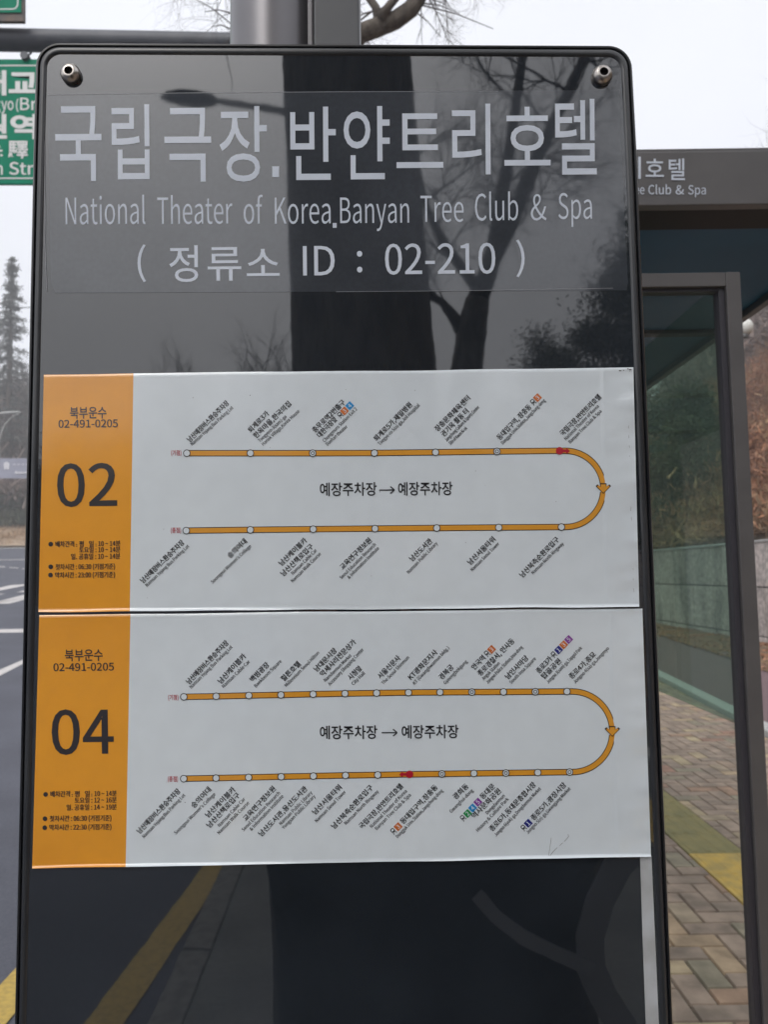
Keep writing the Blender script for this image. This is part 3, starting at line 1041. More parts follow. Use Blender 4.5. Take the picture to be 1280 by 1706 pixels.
topA = [(311, 755, ''), (417, 755, ''), (521, 755, 'd'), (624, 754.7, ''), (726, 753.5, ''), (828.5, 752, 'd'), (933, 751, 'r')]
botA = [(310, 884, ''), (417, 882.7, ''), (521.8, 881.6, ''), (625, 880.6, ''), (728, 879.6, ''), (831.5, 878.8, ''), (936, 878, '')]
route(posterA, topA, botA, 1006, 815, 311, 1, None, None)
topB = [(306, 1161, ''), (360, 1160, ''), (414.4, 1158.7, ''), (468, 1157.7, ''), (521.7, 1156.5, ''), (574.8, 1155.5, ''), (627.6, 1154.6, ''), (680.8, 1153.8, ''), (733.4, 1153.3, ''),
        (786.6, 1153, 'd'), (839.4, 1152.7, ''), (892.5, 1152.4, 'd'), (945.3, 1152, '')]
botB = [(305.8, 1297.3, ''), (359.7, 1296.3, ''), (414, 1295.2, ''), (468.3, 1294, ''), (522.2, 1292.9, ''), (575.8, 1291.8, ''), (629.5, 1291, ''), (682.6, 1290, 'r'), (736.6, 1289.3, 'd'),
        (790, 1288.5, ''), (843.4, 1287.8, 'd'), (896.6, 1287, ''), (949.7, 1286.3, 'd')]
route(posterB, topB, botB, 1021, 1219, 306, 1, None, None)

def words(t, name, m, items, bold=0.01, lift=P2_):
    """items: (text, x0, x1, y of the base line, height)"""
    mb = MB()
    for it in items:
        body, x0, x1, y, h = it[:5]
        put_text(mb, body, (x0, y), (x1, y - 0.012 * (x1 - x0)), h, SL(lift + (it[6] if len(it) > 6 else 0.0)), bold, it[5] if len(it) > 5 else 'em')
    return mb.build(name, m, t)

words(posterA, 'company_text', M['ink_soft'], [('북부운수', 116, 177, 697.5, 18.5), ('02-491-0205', 97, 196, 712.5, 12.5)], 0.012)
words(posterA, 'route_number', M['ink_soft'], [('02', 95, 195, 845, 73, 'bbox')], 0.010)
words(posterB, 'company_text', M['ink_soft'], [('북부운수', 107.6, 171, 1101.5, 18.5), ('02-491-0205', 88.5, 189.5, 1118, 12.5)], 0.012)
words(posterB, 'route_number', M['ink_soft'], [('04', 86, 189.5, 1258, 76, 'bbox')], 0.010)
def times(t, rows, dots):
    o = words(t, 'timetable_text', M['ink_soft'], [(b_, x0 + d_, x1 + d_, y_, h_, 'em', l_) for b_, x0, x1, y_, h_ in rows for d_, l_ in ((-0.22, 0.0), (0.22, 0.00006))], 0.004)
    d = MB()
    for x, y in dots:
        disc(d, x, y, 3.9, P2_)
    d.build('timetable_bullets', M['ink_soft'], t)
times(posterA, [('배차간격', 92, 123, 911.5, 9.6), (':', 126, 128, 910.5, 5.5), ('평', 131.5, 139, 911.2, 9.6), ('일', 148, 155.5, 911, 9.6), (':', 158.5, 160.5, 910, 5.5), ('10 ~ 14분', 163.5, 200, 910.5, 9.4),
                ('토요일 : 10 ~ 14분', 131.5, 200, 921, 9.4), ('일. 공휴일 : 10 ~ 14분', 118, 200, 932.3, 9.4), ('첫차시간 : 06:30 (기점기준)', 92, 191, 949.5, 9.4), ('막차시간 : 23:00 (기점기준)', 91.5, 191, 963.3, 9.4)],
      [(84, 906.5), (84, 944.3), (83.6, 958)])
times(posterB, [('배차간격', 83.5, 116, 1328, 9.6), (':', 119, 121, 1327, 5.5), ('평', 124, 132, 1327.7, 9.6), ('일', 141, 149, 1327.5, 9.6), (':', 151.5, 153.5, 1326.5, 5.5), ('10 ~ 14분', 157, 194, 1327, 9.4),
                ('토요일 : 12 ~ 16분', 124, 194, 1338.3, 9.4), ('일. 공휴일 : 14 ~ 19분', 110.5, 194, 1350.2, 9.4), ('첫차시간 : 06:30 (기점기준)', 82.4, 185, 1368.8, 9.4), ('막차시간 : 22:30 (기점기준)', 82, 185, 1383.5, 9.4)],
      [(75.5, 1323.5), (74.4, 1364), (74, 1379)])
def heading(t, x0, x1, xa, xb, x2, x3, y, ya):
    mb = MB()
    put_text(mb, '예장주차장', (x0, y), (x1, y - 0.9), 21, SL(P2_), 0.014)
    put_text(mb, '예장주차장', (x2, y - 1.0), (x3, y - 1.9), 21, SL(P2_), 0.014)
    stroke(mb, [(xa, ya), (xb, ya - 0.2)], 2.0, P2_)
    stroke(mb, [(xb - 6.5, ya - 6), (xb + 0.5, ya - 0.2)], 2.0, P2_ + 0.00005)
    stroke(mb, [(xb - 6.5, ya + 5.6), (xb + 0.5, ya - 0.2)], 2.0, P2_ + 0.0001)
    mb.build('direction_heading', M['ink'], t)
heading(posterA, 533, 628, 632, 657, 663.5, 754.5, 826.5, 816.5)
heading(posterB, 533, 629, 636, 661.5, 669.5, 764.5, 1231.5, 1220.8)
for t, x, y0, y1 in ((posterA, 285, 759, 888), (posterB, 280, 1166.5, 1302.3)):
    words(t, 'terminus_text', M['red'], [('(기점)', x, x + 17, y0, 8.6)], 0.012)
    words(t, 'terminus_text', M['red'], [('(종점)', x - 0.7, x + 16.3, y1, 8.6)], 0.012)

KH, EH = 9.8, 5.8
def stop_names(t, lst):
    for lines in lst:
        mb = MB()
        for body, x0, y0, x1, y1 in lines:
            k = is_k(body)
            L = math.hypot(x1 - x0, y1 - y0)
            ux, uy, b = (x1 - x0) / L, (y1 - y0) / L, 0.26 if k else 0.13
            for q, dl in ((-b, 0.0), (b, 0.00006)):          # printed in a heavy weight
                put_text(mb, body, (x0 + ux * q, y0 + uy * q), (x1 + ux * q, y1 + uy * q), KH if k else EH, SL(P2_ + dl), 0.007 if k else 0.0)
        mb.build('stop_name', M['ink'], t)

stop_names(posterA, [
    [('남산예장버스환승주차장', 317, 737.4, 382.7, 673), ('Namsan Yejang Bus Parking Lot', 320.3, 742.5, 389, 680)],
    [('퇴계로3가', 418.5, 721.7, 449.6, 690.4), ('한옥마을,한국의집', 427.3, 731, 486, 674.5), ('Toegyero-3(sam)-ga', 433, 736.9, 477.7, 695), ('Hanok Village,Korea House', 439, 742.7, 499.5, 685.9)],
    [('충무로역2번출구', 525.6, 721.7, 576.5, 671.8), ('대한극장앞', 534, 730, 563, 699.7), ('Chungmuro Station Exit 2', 540.7, 736.9, 595.7, 682.4), ('Daehan theater', 546, 742.7, 579.7, 711.6)],
    [('퇴계로5가,제일병원', 628.3, 736, 688, 676), ('Toegye-ro 5(o)-ga,Jeil Hospital', 632.9, 742, 700, 676)],
    [('장충문화체육센터', 730, 719.7, 785, 664.8), ('권기옥 활동 터', 740.5, 728.4, 782.4, 686.5), ('Jangchung Culture & Sports Center', 744.8, 736, 799.7, 679), ('Site of Kwon Ki-ok', 751.4, 741.4, 779.5, 714)],
    [('동대입구역, 장충동', 834, 734, 887, 679.5), ('Dongguk Univ.Station,Jangchung-dong', 838.7, 740.5, 910, 667.7)],
    [('국립극장,반얀트리호텔', 939, 727, 1003.5, 663), ('National Theater of Korea', 944, 733.6, 999, 677.8), ('Banyan Tree Club & Spa', 951, 739, 1003.5, 686)],
    [('남산예장버스환승주차장', 239, 972.5, 308, 905.5), ('Namsan Yejang Bus Parking Lot', 245, 977.8, 315.5, 910.8)],
    [('숭의여대', 384, 931, 412.5, 903.5), ("Soongeui Women's College", 354.3, 972.5, 419, 910.8)],
    [('남산케이블카', 470, 943.5, 512.8, 902), ('남산산책로입구', 473, 960.8, 523.4, 912), ('Namsan Cable Car', 488.4, 957.8, 528.7, 917.5), ('Namsan Walk Course', 488, 970.6, 535.4, 923.6)],
    [('교육연구정보원', 571.8, 950, 620.4, 902), ('Seoul Education Research', 569, 965.3, 627, 908), ('& Information Institute', 581.9, 964.7, 632.3, 914.3)],
    [('남산도서관', 688, 936, 722, 903), ('Namsan Public Library', 681.5, 956, 730, 906)],
    [('남산서울타워', 785, 942, 827, 900), ('Namsan Seoul Tower', 787.6, 952, 833, 906.7)],
    [('남산북측순환로입구', 872, 963, 933.5, 900), ('Namsan North Ringway', 889, 957, 940.4, 906.7)]])
stop_names(posterB, [
    [('남산예장버스환승주차장', 315.6, 1140.7, 382, 1072.4), ('Namsan Yejang Bus Parking Lot', 318.8, 1147.3, 387.8, 1078.5)],
    [('남산케이블카', 368.7, 1140, 411, 1094.5), ('Namsan Cable Car', 372.7, 1146.3, 417, 1103)],
    [('백범광장', 421.8, 1137, 449.7, 1108.8), ('Baekbeom Square', 426.6, 1145.5, 469.6, 1102.4)],
    [('힐튼호텔', 473.6, 1136, 502, 1107.7), ('Millennium Seoul Hilton', 477.6, 1144.7, 532.5, 1088.4)],
    [('남대문시장', 528.6, 1120, 562.6, 1085), ('악세사리전문상가', 538.7, 1128, 594.4, 1071), ('Namdaemun Market', 542.6, 1136, 586.5, 1092.9), ('Accessory Shopping Center', 549.8, 1142.8, 606.4, 1083)],
    [('시청앞', 585, 1134, 604.3, 1115), ('City Hall', 589, 1142, 609, 1122.3)],
    [('서울신문사', 634.8, 1132, 668.8, 1097.6), ('The Seoul Shinmun', 639, 1141, 682.6, 1096.3)],
    [('KT광화문지사', 686, 1133.5, 730.6, 1088), ('KT (Gwanghwamun bldg.)', 691.4, 1141, 749.4, 1080.3)],
    [('경복궁', 736.9, 1133.4, 757.2, 1113), ('Gyeongbokgung', 742.5, 1140.6, 779.7, 1102.8)],
    [('안국역', 791.6, 1116.9, 810.3, 1097.5), ('종로경찰서, 인사동', 801.6, 1127, 858.8, 1069.4), ('Anguk Station', 806.6, 1133.4, 833.8, 1106), ('Jongno Police Station,Insa-dong', 813.4, 1139.7, 872.2, 1078.8)],
    [('남인사마당', 847.8, 1132.5, 882.2, 1097.5), ('South Insa Square', 852.5, 1139.7, 894, 1098)],
    [('종로3가', 899.4, 1123, 921.9, 1099), ('탑골공원', 908, 1131.9, 936.9, 1103), ('Jongno 3(sam)-ga,Tapgol Park', 914.4, 1139, 971.3, 1080.3)],
    [('종로4가,종묘', 954, 1131.9, 994.7, 1091.9), ('Jongno 4(sa)-ga,Jongmyo', 959.4, 1139, 1016, 1081)],
    [('남산예장버스환승주차장', 233.3, 1389.8, 301.5, 1319.4), ('Namsan Yejang Bus Parking Lot', 240, 1396.5, 309, 1325.5)],
    [('숭의여대', 323.6, 1347.3, 352.8, 1316.8), ("Soongeui Women's College", 293, 1390.6, 359.4, 1324)],
    [('남산케이블카', 347.5, 1363, 393.4, 1316.8), ('남산산책로입구', 350, 1380, 401, 1326), ('Namsan Cable Car', 366, 1377.9, 409, 1332), ('Namsan Walk Course', 365.3, 1390.3, 415.7, 1338.5)],
    [('교육연구정보원', 410.4, 1369, 460.3, 1315.4), ('Seoul Education Research', 405.9, 1385.3, 467, 1322), ('& Information Institute', 419, 1384.5, 473, 1327.4)],
    [('남산도서관,용산도서관', 436.4, 1394.3, 513.4, 1315.4), ('Namsan Public Library', 468.3, 1375, 520.9, 1321.3), ('Yongsan Public Library', 473, 1381.8, 526, 1327.4)],
    [('남산서울타워', 526, 1358, 570.5, 1313.3), ('Namsan Seoul Tower', 528, 1370.4, 577, 1320)],
    [('남산북측순환로입구', 558, 1381.8, 622.9, 1313.3), ('Namsan North Ringway', 577, 1374.4, 631.6, 1319.4)],
    [('국립극장,반얀트리호텔', 603.7, 1381.8, 672.8, 1311.5), ('National Theater of Korea', 619.7, 1379.7, 678.9, 1318.9), ('Banyan Tree Club & Spa', 628.2, 1383.2, 685.3, 1325.5)],
    [('동대입구역,장충동', 672.8, 1373.9, 730.6, 1313), ('Dongguk Univ.Station,Jangchung-dong', 663, 1396.5, 739, 1317.8)],
    [('광희동', 760.3, 1332.8, 782.2, 1311.6), ('Gwanghui-dong', 752.5, 1354.7, 789.4, 1317.8)],
    [('동대문', 805.6, 1332.5, 826.6, 1311.6), ('역사문화공원', 791.6, 1364.7, 836.3, 1319.4), ('Dongdaemun', 812.8, 1356.9, 842.2, 1326.6), ('History & Culture Park', 797.2, 1386, 848.8, 1331.9)],
    [('종로6가,동대문종합시장', 821.3, 1386, 894.7, 1308.4), ('Jongno 6(yuk)-ga,Dongdaemun Market', 827.5, 1393.8, 902.5, 1314.7)],
    [('종로5가,광장시장', 890.6, 1367.8, 945.3, 1309), ('Jongno 5(o)-ga,Gwangjang Market', 880.6, 1389.7, 951.9, 1314.7)]])

def badge(t, x, y, num, m):
    a = math.radians(45)
    ux, uy = math.cos(a), -math.sin(a)
    vx, vy = uy, -ux
    h = 5.4
    mb = MB()
    mb.poly([S(x + ux * p * h + vx * q * h, y + uy * p * h + vy * q * h, P2_) for p, q in ((-1, -1), (1, -1), (1, 1), (-1, 1))])
    o = mb.build('line_badge', M[m], t)
    nb = MB()
    b0 = (x - ux * 2.3 - vx * 3.6, y - uy * 2.3 - vy * 3.6)
    put_text(nb, num, b0, (b0[0] + ux * 4.6, b0[1] + uy * 4.6), 7.2, SL(P3_), 0.01, 'bbox')
    nb.build('badge_number', M['paper'], o)
def train(t, x, y):
    """small pictogram: a train front with a round window, on rails"""
    a = math.radians(45)
    ux, uy = math.cos(a), -math.sin(a)
    vx, vy = uy, -ux
    def P(p, q, l=P2_):
        return S(x + ux * p + vx * q, y + uy * p + vy * q, l)
    mb = MB()
    mb.poly([P(-3.2, -2), P(3.2, -2), P(3.4, 3), P(2.4, 5.4), P(-2.4, 5.4), P(-3.4, 3)])
    mb.poly([P(-3.8, -5), P(-2.4, -5), P(-1.2, -2.6), P(-2.4, -2.6)])
    mb.poly([P(3.8, -5), P(2.4, -5), P(1.2, -2.6), P(2.4, -2.6)])
    o = mb.build('train_pictogram', M['ink'], t)
    w_ = MB()
    w_.poly([P(2.3 * math.cos(k * .5236), 2.4 + 1.7 * math.sin(k * .5236), P3_) for k in range(12)])
    for s in (-1, 1):
        w_.poly([P(s * 2 + .6 * math.cos(k * .785), -.8 + .6 * math.sin(k * .785), P3_) for k in range(8)])
    w_.build('pictogram_window', M['paper'], o)
for t, lst in ((posterA, [(573.9, 684.5, '3', 'badge_orange'), (582.7, 675.8, '4', 'badge_blue'), (896, 662.5, '3', 'badge_orange')]),
               (posterB, [(819.4, 1081.9, '3', 'badge_orange'), (931.3, 1082.8, '1', 'badge_navy'), (939.7, 1074.2, '3', 'badge_orange'), (948, 1065.4, '5', 'badge_purple'), (663.5, 1377.3, '3', 'badge_orange'),
                          (779.4, 1355.3, '2', 'badge_green'), (787.8, 1346, '4', 'badge_blue'), (796.6, 1336.3, '5', 'badge_purple'), (880.6, 1371.6, '1', 'badge_navy')])):
    for b in lst:
        badge(t, *b)
for t, lst in ((posterA, [(567, 691.5), (889, 670)]), (posterB, [(812, 1089), (923.5, 1090.5), (655.8, 1385), (771.9, 1363), (873.2, 1379.3)])):
    for b in lst:
        train(t, *b)

# wear: dirt specks, torn corner, crease
wr = MB()
for x, y, s in ((1034, 617.5, 2.6), (1040, 617, 1.5), (1047, 614.5, 1.8), (1051, 615.5, 2.2), (1050, 618, 1.0)):
    wr.poly([S(x + s * random.uniform(.6, 1.3) * math.cos(k), y + s * .5 * random.uniform(.6, 1.2) * math.sin(k), P1_) for k in range(6)])
for _ in range(16):
    x, y, s = random.uniform(240, 1040), random.uniform(630, 1000), random.uniform(0.4, 0.8)
    wr.poly([S(x + s * math.cos(k), y + s * math.sin(k), P1_) for k in range(6)])
for y in range(640, 1010, 17):
    x = 1046 + (y - 640) * .03
    px_line(wr, [(x, y), (x + random.uniform(-1, 1), y + random.uniform(3, 9))], 0.35, P1_)
wr.build('dirt_marks', M['grime'], posterA)
wr = MB()
px_line(wr, [(914, 1429), (917, 1411), (919, 1396)], 0.45, P1_)
px_line(wr, [(915, 1428), (924, 1417), (929, 1412)], 0.6, P1_)
px_line(wr, [(933, 1409), (938, 1404)], 0.5, P1_)
px_line(wr, [(941, 1402), (948, 1394), (947, 1390)], 0.5, P1_)
px_line(wr, [(1030, 1429.5), (1044, 1427.5), (1058, 1430.5), (1068, 1428)], 0.9, P1_)
for _ in range(12):
    x, y, s = random.uniform(230, 1050), random.uniform(1035, 1420), random.uniform(0.4, 0.8)
    wr.poly([S(x + s * math.cos(k), y + s * math.sin(k), P1_) for k in range(6)])
wr.build('crease_marks', M['grime'], posterB)

# ================================================================== BUS SHELTER
YS = 1.9
zt = at_y(1170, 251.5, YS).z
zb = at_y(1170, 341.5, YS).z
xr = at_z(1280, 505, zb).x                      # right edge of the roof
xl = -0.42
YE = 6.2
sh = empty('bus_shelter', (0.6, 3.6, 0), 'brown grey bus shelter with lettered fascia and green tinted end glass', 'bus shelter')
fa = MB()
fa.box((xl, YS, zb), (xr + 0.02, YS + 0.03, zt))
fa.build('fascia', M['shelter'], sh, bevel=0.003)
sd_ = MB()
sd_.box((xr - 0.01, YS + 0.0302, zb + 0.004), (xr + 0.02, YE, zt - 0.002))
sd_.box((xl, YS + 0.0302, zb + 0.004), (xl + 0.03, YE, zt - 0.002))
sd_.build('side_fascia', M['shelter'], sh, bevel=0.003)
bm = MB()
bm.box((xl + 0.03, YS + 0.0305, zb + 0.001), (xr - 0.012, YS + 0.145, zb + 0.08))
bm.build('end_beam', M['shelter_in'], sh, bevel=0.002)
for yb in (3.0, 4.1, 5.2):
    cb_ = MB()
    cb_.box((xl + 0.031, yb, zb + 0.012), (xr - 0.013, yb + 0.05, zb + 0.085))
    cb_.build('cross_beam', M['shelter_in'], sh, bevel=0.002)
rf = MB()
rf.box((xl + 0.031, YS + 0.146, zb + 0.028), (xr - 0.0125, YE - 0.01, zb + 0.05))
rf.build('roof_sheet', M['roof_under'], sh)
rt_ = MB()
rt_.box((xl + 0.01, YS + 0.01, zt + 0.001), (xr + 0.01, YE, zt + 0.012))
rt_.build('roof_top', M['shelter'], sh)
lt = MB()
pj = lambda x, y: at_y(x, y, YS - 0.002)
for ch, x0, x1, y0, y1 in (('리', 1037, 1068.5, 261, 298), ('호', 1076.5, 1107, 264.5, 294.5), ('텔', 1115, 1142, 264, 300), ('트', 1000, 1030, 264, 292), ('얀', 962, 990, 262, 297), ('반', 924, 952, 262, 297),
                          ('장', 884, 914, 262, 297), ('극', 846, 874, 262, 297), ('립', 810, 836, 262, 297), ('국', 770, 800, 262, 297)):
    put_text(lt, ch, (x0, y1), (x1, y1), y1 - y0, pj, 0.008, 'bbox')
lt.build('korean_lettering', M['letter'], sh)
lt = MB()
for wd, x0, x1 in (('Club', 1081, 1119), ('&', 1126.5, 1140.5), ('Spa', 1147.5, 1177), ('Tree', 1042, 1074.5), ('Banyan', 982, 1034), ('Korea.', 930, 980), ('of', 908, 922), ('Theater', 848, 900), ('National', 784, 840)):
    put_text(lt, wd, (x0, 323.5 + .004 * (x0 - 1100)), (x1, 323.5 + .004 * (x1 - 1100)), 15, pj, 0.004)
lt.build('english_lettering', M['letter'], sh)

# free standing glazed end frame under the roof
YG = 1.96
gx1, gz1 = at_y(1234.3, 455, YG).x, at_y(1160, 453.5, YG).z
gx0 = -0.30
pw = at_y(1234.3, 455, YG).x - at_y(1211.5, 480, YG).x
rh = at_y(1160, 453.5, YG).z - at_y(1160, 477, YG).z
fr = MB(); fr.box((gx1 - pw, YG, 0.0), (gx1, YG + 0.055, gz1)); fr.build('frame_post', M['shelter'], sh, bevel=0.002)
fr = MB(); fr.box((gx0, YG, 0.0), (gx0 + pw, YG + 0.055, gz1)); fr.build('frame_post', M['shelter'], sh, bevel=0.002)
fr = MB(); fr.box((gx0 + pw + .0004, YG + 0.0006, gz1 - rh), (gx1 - pw - .0004, YG + 0.0545, gz1 - .0006)); fr.build('frame_rail', M['shelter'], sh, bevel=0.002)
fr = MB(); fr.box((gx0 + pw + .0004, YG + 0.0006, 0.10), (gx1 - pw - .0004, YG + 0.0545, 0.10 + rh)); fr.build('frame_rail', M['shelter'], sh, bevel=0.002)
gk = MB()
gw = 0.0155
a0, a1, c0, c1 = gx0 + pw + .001, gx1 - pw - .001, 0.10 + rh + .001, gz1 - rh - .001
for q in (((a1 - gw, YG + .012, c0), (a1, YG + .045, c1)), ((a0, YG + .012, c0), (a0 + gw, YG + .045, c1)), ((a0 + gw, YG + .013, c1 - gw * .5), (a1 - gw, YG + .044, c1)), ((a0 + gw, YG + .013, c0), (a1 - gw, YG + .044, c0 + gw))):
    gk.box(*q)
gk.build('gasket', M['gasket'], sh)
gp = MB()
gp.poly([(a0 + gw, YG + .03, c0 + gw), (a1 - gw, YG + .03, c0 + gw), (a1 - gw, YG + .03, c1 - gw * .5), (a0 + gw, YG + .03, c1 - gw * .5)])
gp.build('glass_pane', M['clear_glass'], sh)
gs2 = MB()
gs2.poly([(gx1 - 0.026, YG + 0.065, 1.10), (gx1 - 0.026, YG + 0.065, 2.28), (gx1 - 0.026, 6.0, 2.28), (gx1 - 0.026, 6.0, 1.10)])
gs2.build('side_glass', M['glass'], sh)
# four roof posts on the far side of the frame (hidden behind the board from the pavement)
for x, y in ((xl + 0.14, 2.5), (xl + 0.14, 5.4)):
    p = MB(); p.box((x, y, 0), (x + 0.07, y + 0.07, zb + 0.03)); p.build('roof_post', M['shelter'], sh, bevel=0.003)

# ================================================================== GLOBE LAMP
LY = 17.0
gc = at_y(1241, 545, LY)
gl = empty('globe_lamp', (gc.x + 0.02, LY, -0.1), 'white globe lamp on a thin post beyond the shelter frame', 'street lamp')
gr_ = 14.5 / F * LY
sp = MB()
sp.lathe(gc - Vector((0, 0, gr_)), (0, 0, 1), [(gr_ * (1 - math.cos(a)), gr_ * math.sin(a) + 0.0005) for a in [math.pi * i / 16 for i in range(17)]], 24)
sp.build('globe', M['globe'], gl, smooth=True)
pp = MB()
pp.tube([(gc.x - .08, LY, -0.2), (gc.x - .08, LY, gc.z - gr_ - 0.06)], [0.04, 0.03], 10)
pp.lathe((gc.x - .03, LY, gc.z - gr_ - 0.08), (0, 0, 1), [(0, 0.04), (0.02, 0.09), (0.09, 0.10), (0.10, 0.05)], 16)
pp.build('lamp_post', M['lamp_pole'], gl, smooth=True)

# ================================================================== GANTRY AND GUIDE SIGNS
A0, A1 = at_y(-60, 65.4, 8.97), at_y(498, 75.5, 9.2)
dv = (A1 - A0).normalized()
ga = empty('sign_gantry', (A1.x, A1.y, 0), 'grey cantilever gantry arm crossing behind the bus stop board', 'gantry')
tb = MB(); tb.tube([A0 - dv * 4.5, A0, A1], [0.125, 0.13, 0.13], 20); tb.build('arm', M['gantry'], ga, smooth=True, sharp=50)
tb = MB(); tb.tube([(A1.x, A1.y, -0.1), (A1.x, A1.y, A1.z + 0.1)], [0.17, 0.14], 20); tb.build('mast', M['gantry'], ga, smooth=True, sharp=50)
def gpt(Y):
    return lambda x, y: at_y(x, y, Y)
GY = 8.9
gs = empty('guide_sign', at_y(-20, 307, GY), 'green road guide sign with white Korean lettering hanging under the gantry arm', 'road sign')
GYL, GYR = -210, 96
def panel(mb, x0, y0, x1, y1, Y, th):
    a = [at_y(x, y, Y) for x, y in ((x0, y1), (x1, y1), (x1, y0), (x0, y0))]
    b = [p + Vector((0, th, 0)) for p in a]
    mb.add(a + b, [(0, 1, 2, 3), (7, 6, 5, 4), (0, 4, 5, 1), (1, 5, 6, 2), (2, 6, 7, 3), (3, 7, 4, 0)])
gm = MB(); panel(gm, GYL, 98.7, GYR, 306.3, GY, 0.04); gm.build('sign_panel', M['sign_green'], gs)
bo = MB()
def frame_line(mb, x0, y0, x1, y1, wd, r, Y):
    pts = []
    for cx, cy, s in ((x0 + r, y0 + r, math.pi), (x1 - r, y0 + r, 1.5 * math.pi), (x1 - r, y1 - r, 0), (x0 + r, y1 - r, .5 * math.pi)):
        for k in range(7):
            a = s + math.pi / 2 * k / 6
            pts.append((cx + r * math.cos(a), cy + r * math.sin(a), math.cos(a), math.sin(a)))
    n = len(pts)
    vo = [at_y(x, y, Y) for x, y, c, s in pts]
    vi = [at_y(x - c * wd, y - s * wd, Y) for x, y, c, s in pts]
    mb.add(vo + vi, [(k, n + k, n + (k + 1) % n, (k + 1) % n) for k in range(n)])
frame_line(bo, GYL + 9, 108, GYR - 9, 298, 2.2, 10, GY - 0.004)
bo.build('sign_border', M['sign_white'], gs)
gt = MB()
pj = gpt(GY - 0.006)
for ch, x0, x1, y0, y1 in (('한', -118, -79, 117, 160), ('남', -76, -37, 117, 160), ('대', -32, 10, 117, 159), ('교', 14, 62, 120.5, 155)):
    put_text(gt, ch, (x0, y1), (x1, y1), y1 - y0, pj, 0.035, 'bbox')
put_text(gt, 'Hannamdaeg', (-112, 183), (0, 183), 19.5, pj, 0.01)
put_text(gt, 'yo', (1.5, 183), (22, 183), 19.5, pj, 0.01)
put_text(gt, '(', (26, 187), (30.5, 187), 23, pj, 0.01, 'bbox')
put_text(gt, 'Br.)', (33, 183), (76, 183), 20, pj, 0.01)
for ch, x0, x1, y0, y1 in (('이', -118, -82, 192, 230), ('태', -76, -38, 192, 230), ('원', -31, 11, 190, 231), ('역', 16.5, 62, 190, 232)):
    put_text(gt, ch, (x0, y1), (x1, y1), y1 - y0, pj, 0.035, 'bbox')
for ch, x0, x1 in (('梨', -105, -73), ('泰', -68, -36), ('院', -31, 4), ('驛', 13, 46)):
    put_text(gt, ch, (x0, 264), (x1, 264), 29.5, pj, 0.02, 'bbox')
put_text(gt, 'Itaewon', (-90, 290.5), (4, 290.5), 20, pj, 0.014)
put_text(gt, 'Stn', (14.5, 290.5), (60, 290.5), 20, pj, 0.014)
gt.build('sign_lettering', M['sign_white'], gs)
for x in (42.5, -150):
    hg = MB()
    a = at_y(x, 87, 8.93); b = at_y(x, 99, 8.9)
    for q in (-.055, .055):
        hg.tube([a + Vector((q, 0.03, 0.02)), a + Vector((q, -0.01, -0.03)), a.lerp(b, .6) + Vector((q * .3, 0, 0))], 0.012, 6)
    hg.lathe(a.lerp(b, .75) + Vector((0, -.05, 0)), (0, 1, 0), [(0, 0.0), (0.0, 0.05), (0.08, 0.05), (0.08, 0)], 8)
    hg.build('sign_hanger', M['gantry'], gs)
# smaller guide sign above the arm
us = empty('upper_guide_sign', at_y(-40, 35, 8.75), 'corner of a green road sign in a brown frame above the gantry arm', 'road sign')
um = MB(); panel(um, -230, -150, 39, 35, 8.75, 0.05); um.build('sign_frame', M['gantry_rust'], us)
um = MB(); panel(um, -226, -150, 34.5, 20.5, 8.735, 0.012); um.build('sign_panel', M['sign_green'], us)
um = MB(); frame_line(um, -215, -140, 30, 16, 2.0, 10, 8.731); um.build('sign_border', M['sign_white'], us)
ub = MB()
for x in (-150, -20):
    p = at_y(x, 34, 8.81)
    ub.box((p.x - .04, 8.8015, p.z), (p.x + .04, 8.85, A0.z + 0.2 if A0.z > p.z else p.z + .3))
    ub.box((p.x - .04, 8.8015, A0.z + .02), (p.x + .04, 8.88, p.z + .3))
ub.build('sign_bracket', M['gantry'], us)

# ================================================================== FAR LEFT: banner, lamp, cable, conifers, woods
def on_hill_l(px, py):
    d = ray(px, py)
    best = None
    for k in range(640, 1300):
        Y = k / 10
        p = EYE + d * (Y / d.y)
        if p.z <= hill_l(p.x, Y - ROAD_END + 0.6)[2]:
            return p
    return p
BY = on_hill_l(20, 800).y - 9
pj = gpt(BY - 0.15)
bn = empty('street_banner', at_y(15, 797, BY), 'lavender grey banner with white emblem and arrow on the brown slope left of the board', 'banner')
cl = sheet([i / 12 for i in range(13)], [0, .5, 1], lambda u, v: at_y(-130 + 235 * u, 763.5 + 33.5 * v, BY - 0.12 + 0.04 * math.sin(u * 17 + v)))
cl.build('banner_cloth', M['banner'], bn)
em = MB()
ey = BY - 0.2
def circ(mb, x, y, r, Y, n=16, sy=1):
    mb.poly([at_y(x + r * math.cos(6.283 * k / n), y - r * sy * math.sin(6.283 * k / n), Y) for k in range(n)])
circ(em, 10.3, 774.5, 5.2, ey)
for dx in (-2.4, 2.4):
    em.poly([at_y(10.3 + dx + a, y, ey - .01) for a, y in ((-1.9, 777), (1.9, 777), (1.7, 782), (-1.7, 782))])
em.poly([at_y(x, y, ey) for x, y in ((23, 788), (26.5, 783.5), (27, 786.3), (100, 785), (100, 788), (27, 789))])
em.build('emblem', M['banner_white'], bn)
tx = MB()
for k in range(9):
    x = 21 + k * 7.2
    tx.poly([at_y(a, b, ey) for a, b in ((x, 773), (x + 4.8, 772.9), (x + 4.8, 774.4), (x, 774.5))])
tx.build('small_print', M['banner_white'], bn)
for x in (-128, 103):
    p = at_y(x, 763, BY); q = Vector(hill_l(p.x, BY - ROAD_END + 0.6))
    m_ = MB(); m_.tube([(p.x, BY, q.z - 0.5), (p.x, BY, p.z + 0.15)], 0.05, 8); m_.build('banner_post', M['lamp_pole'], bn)

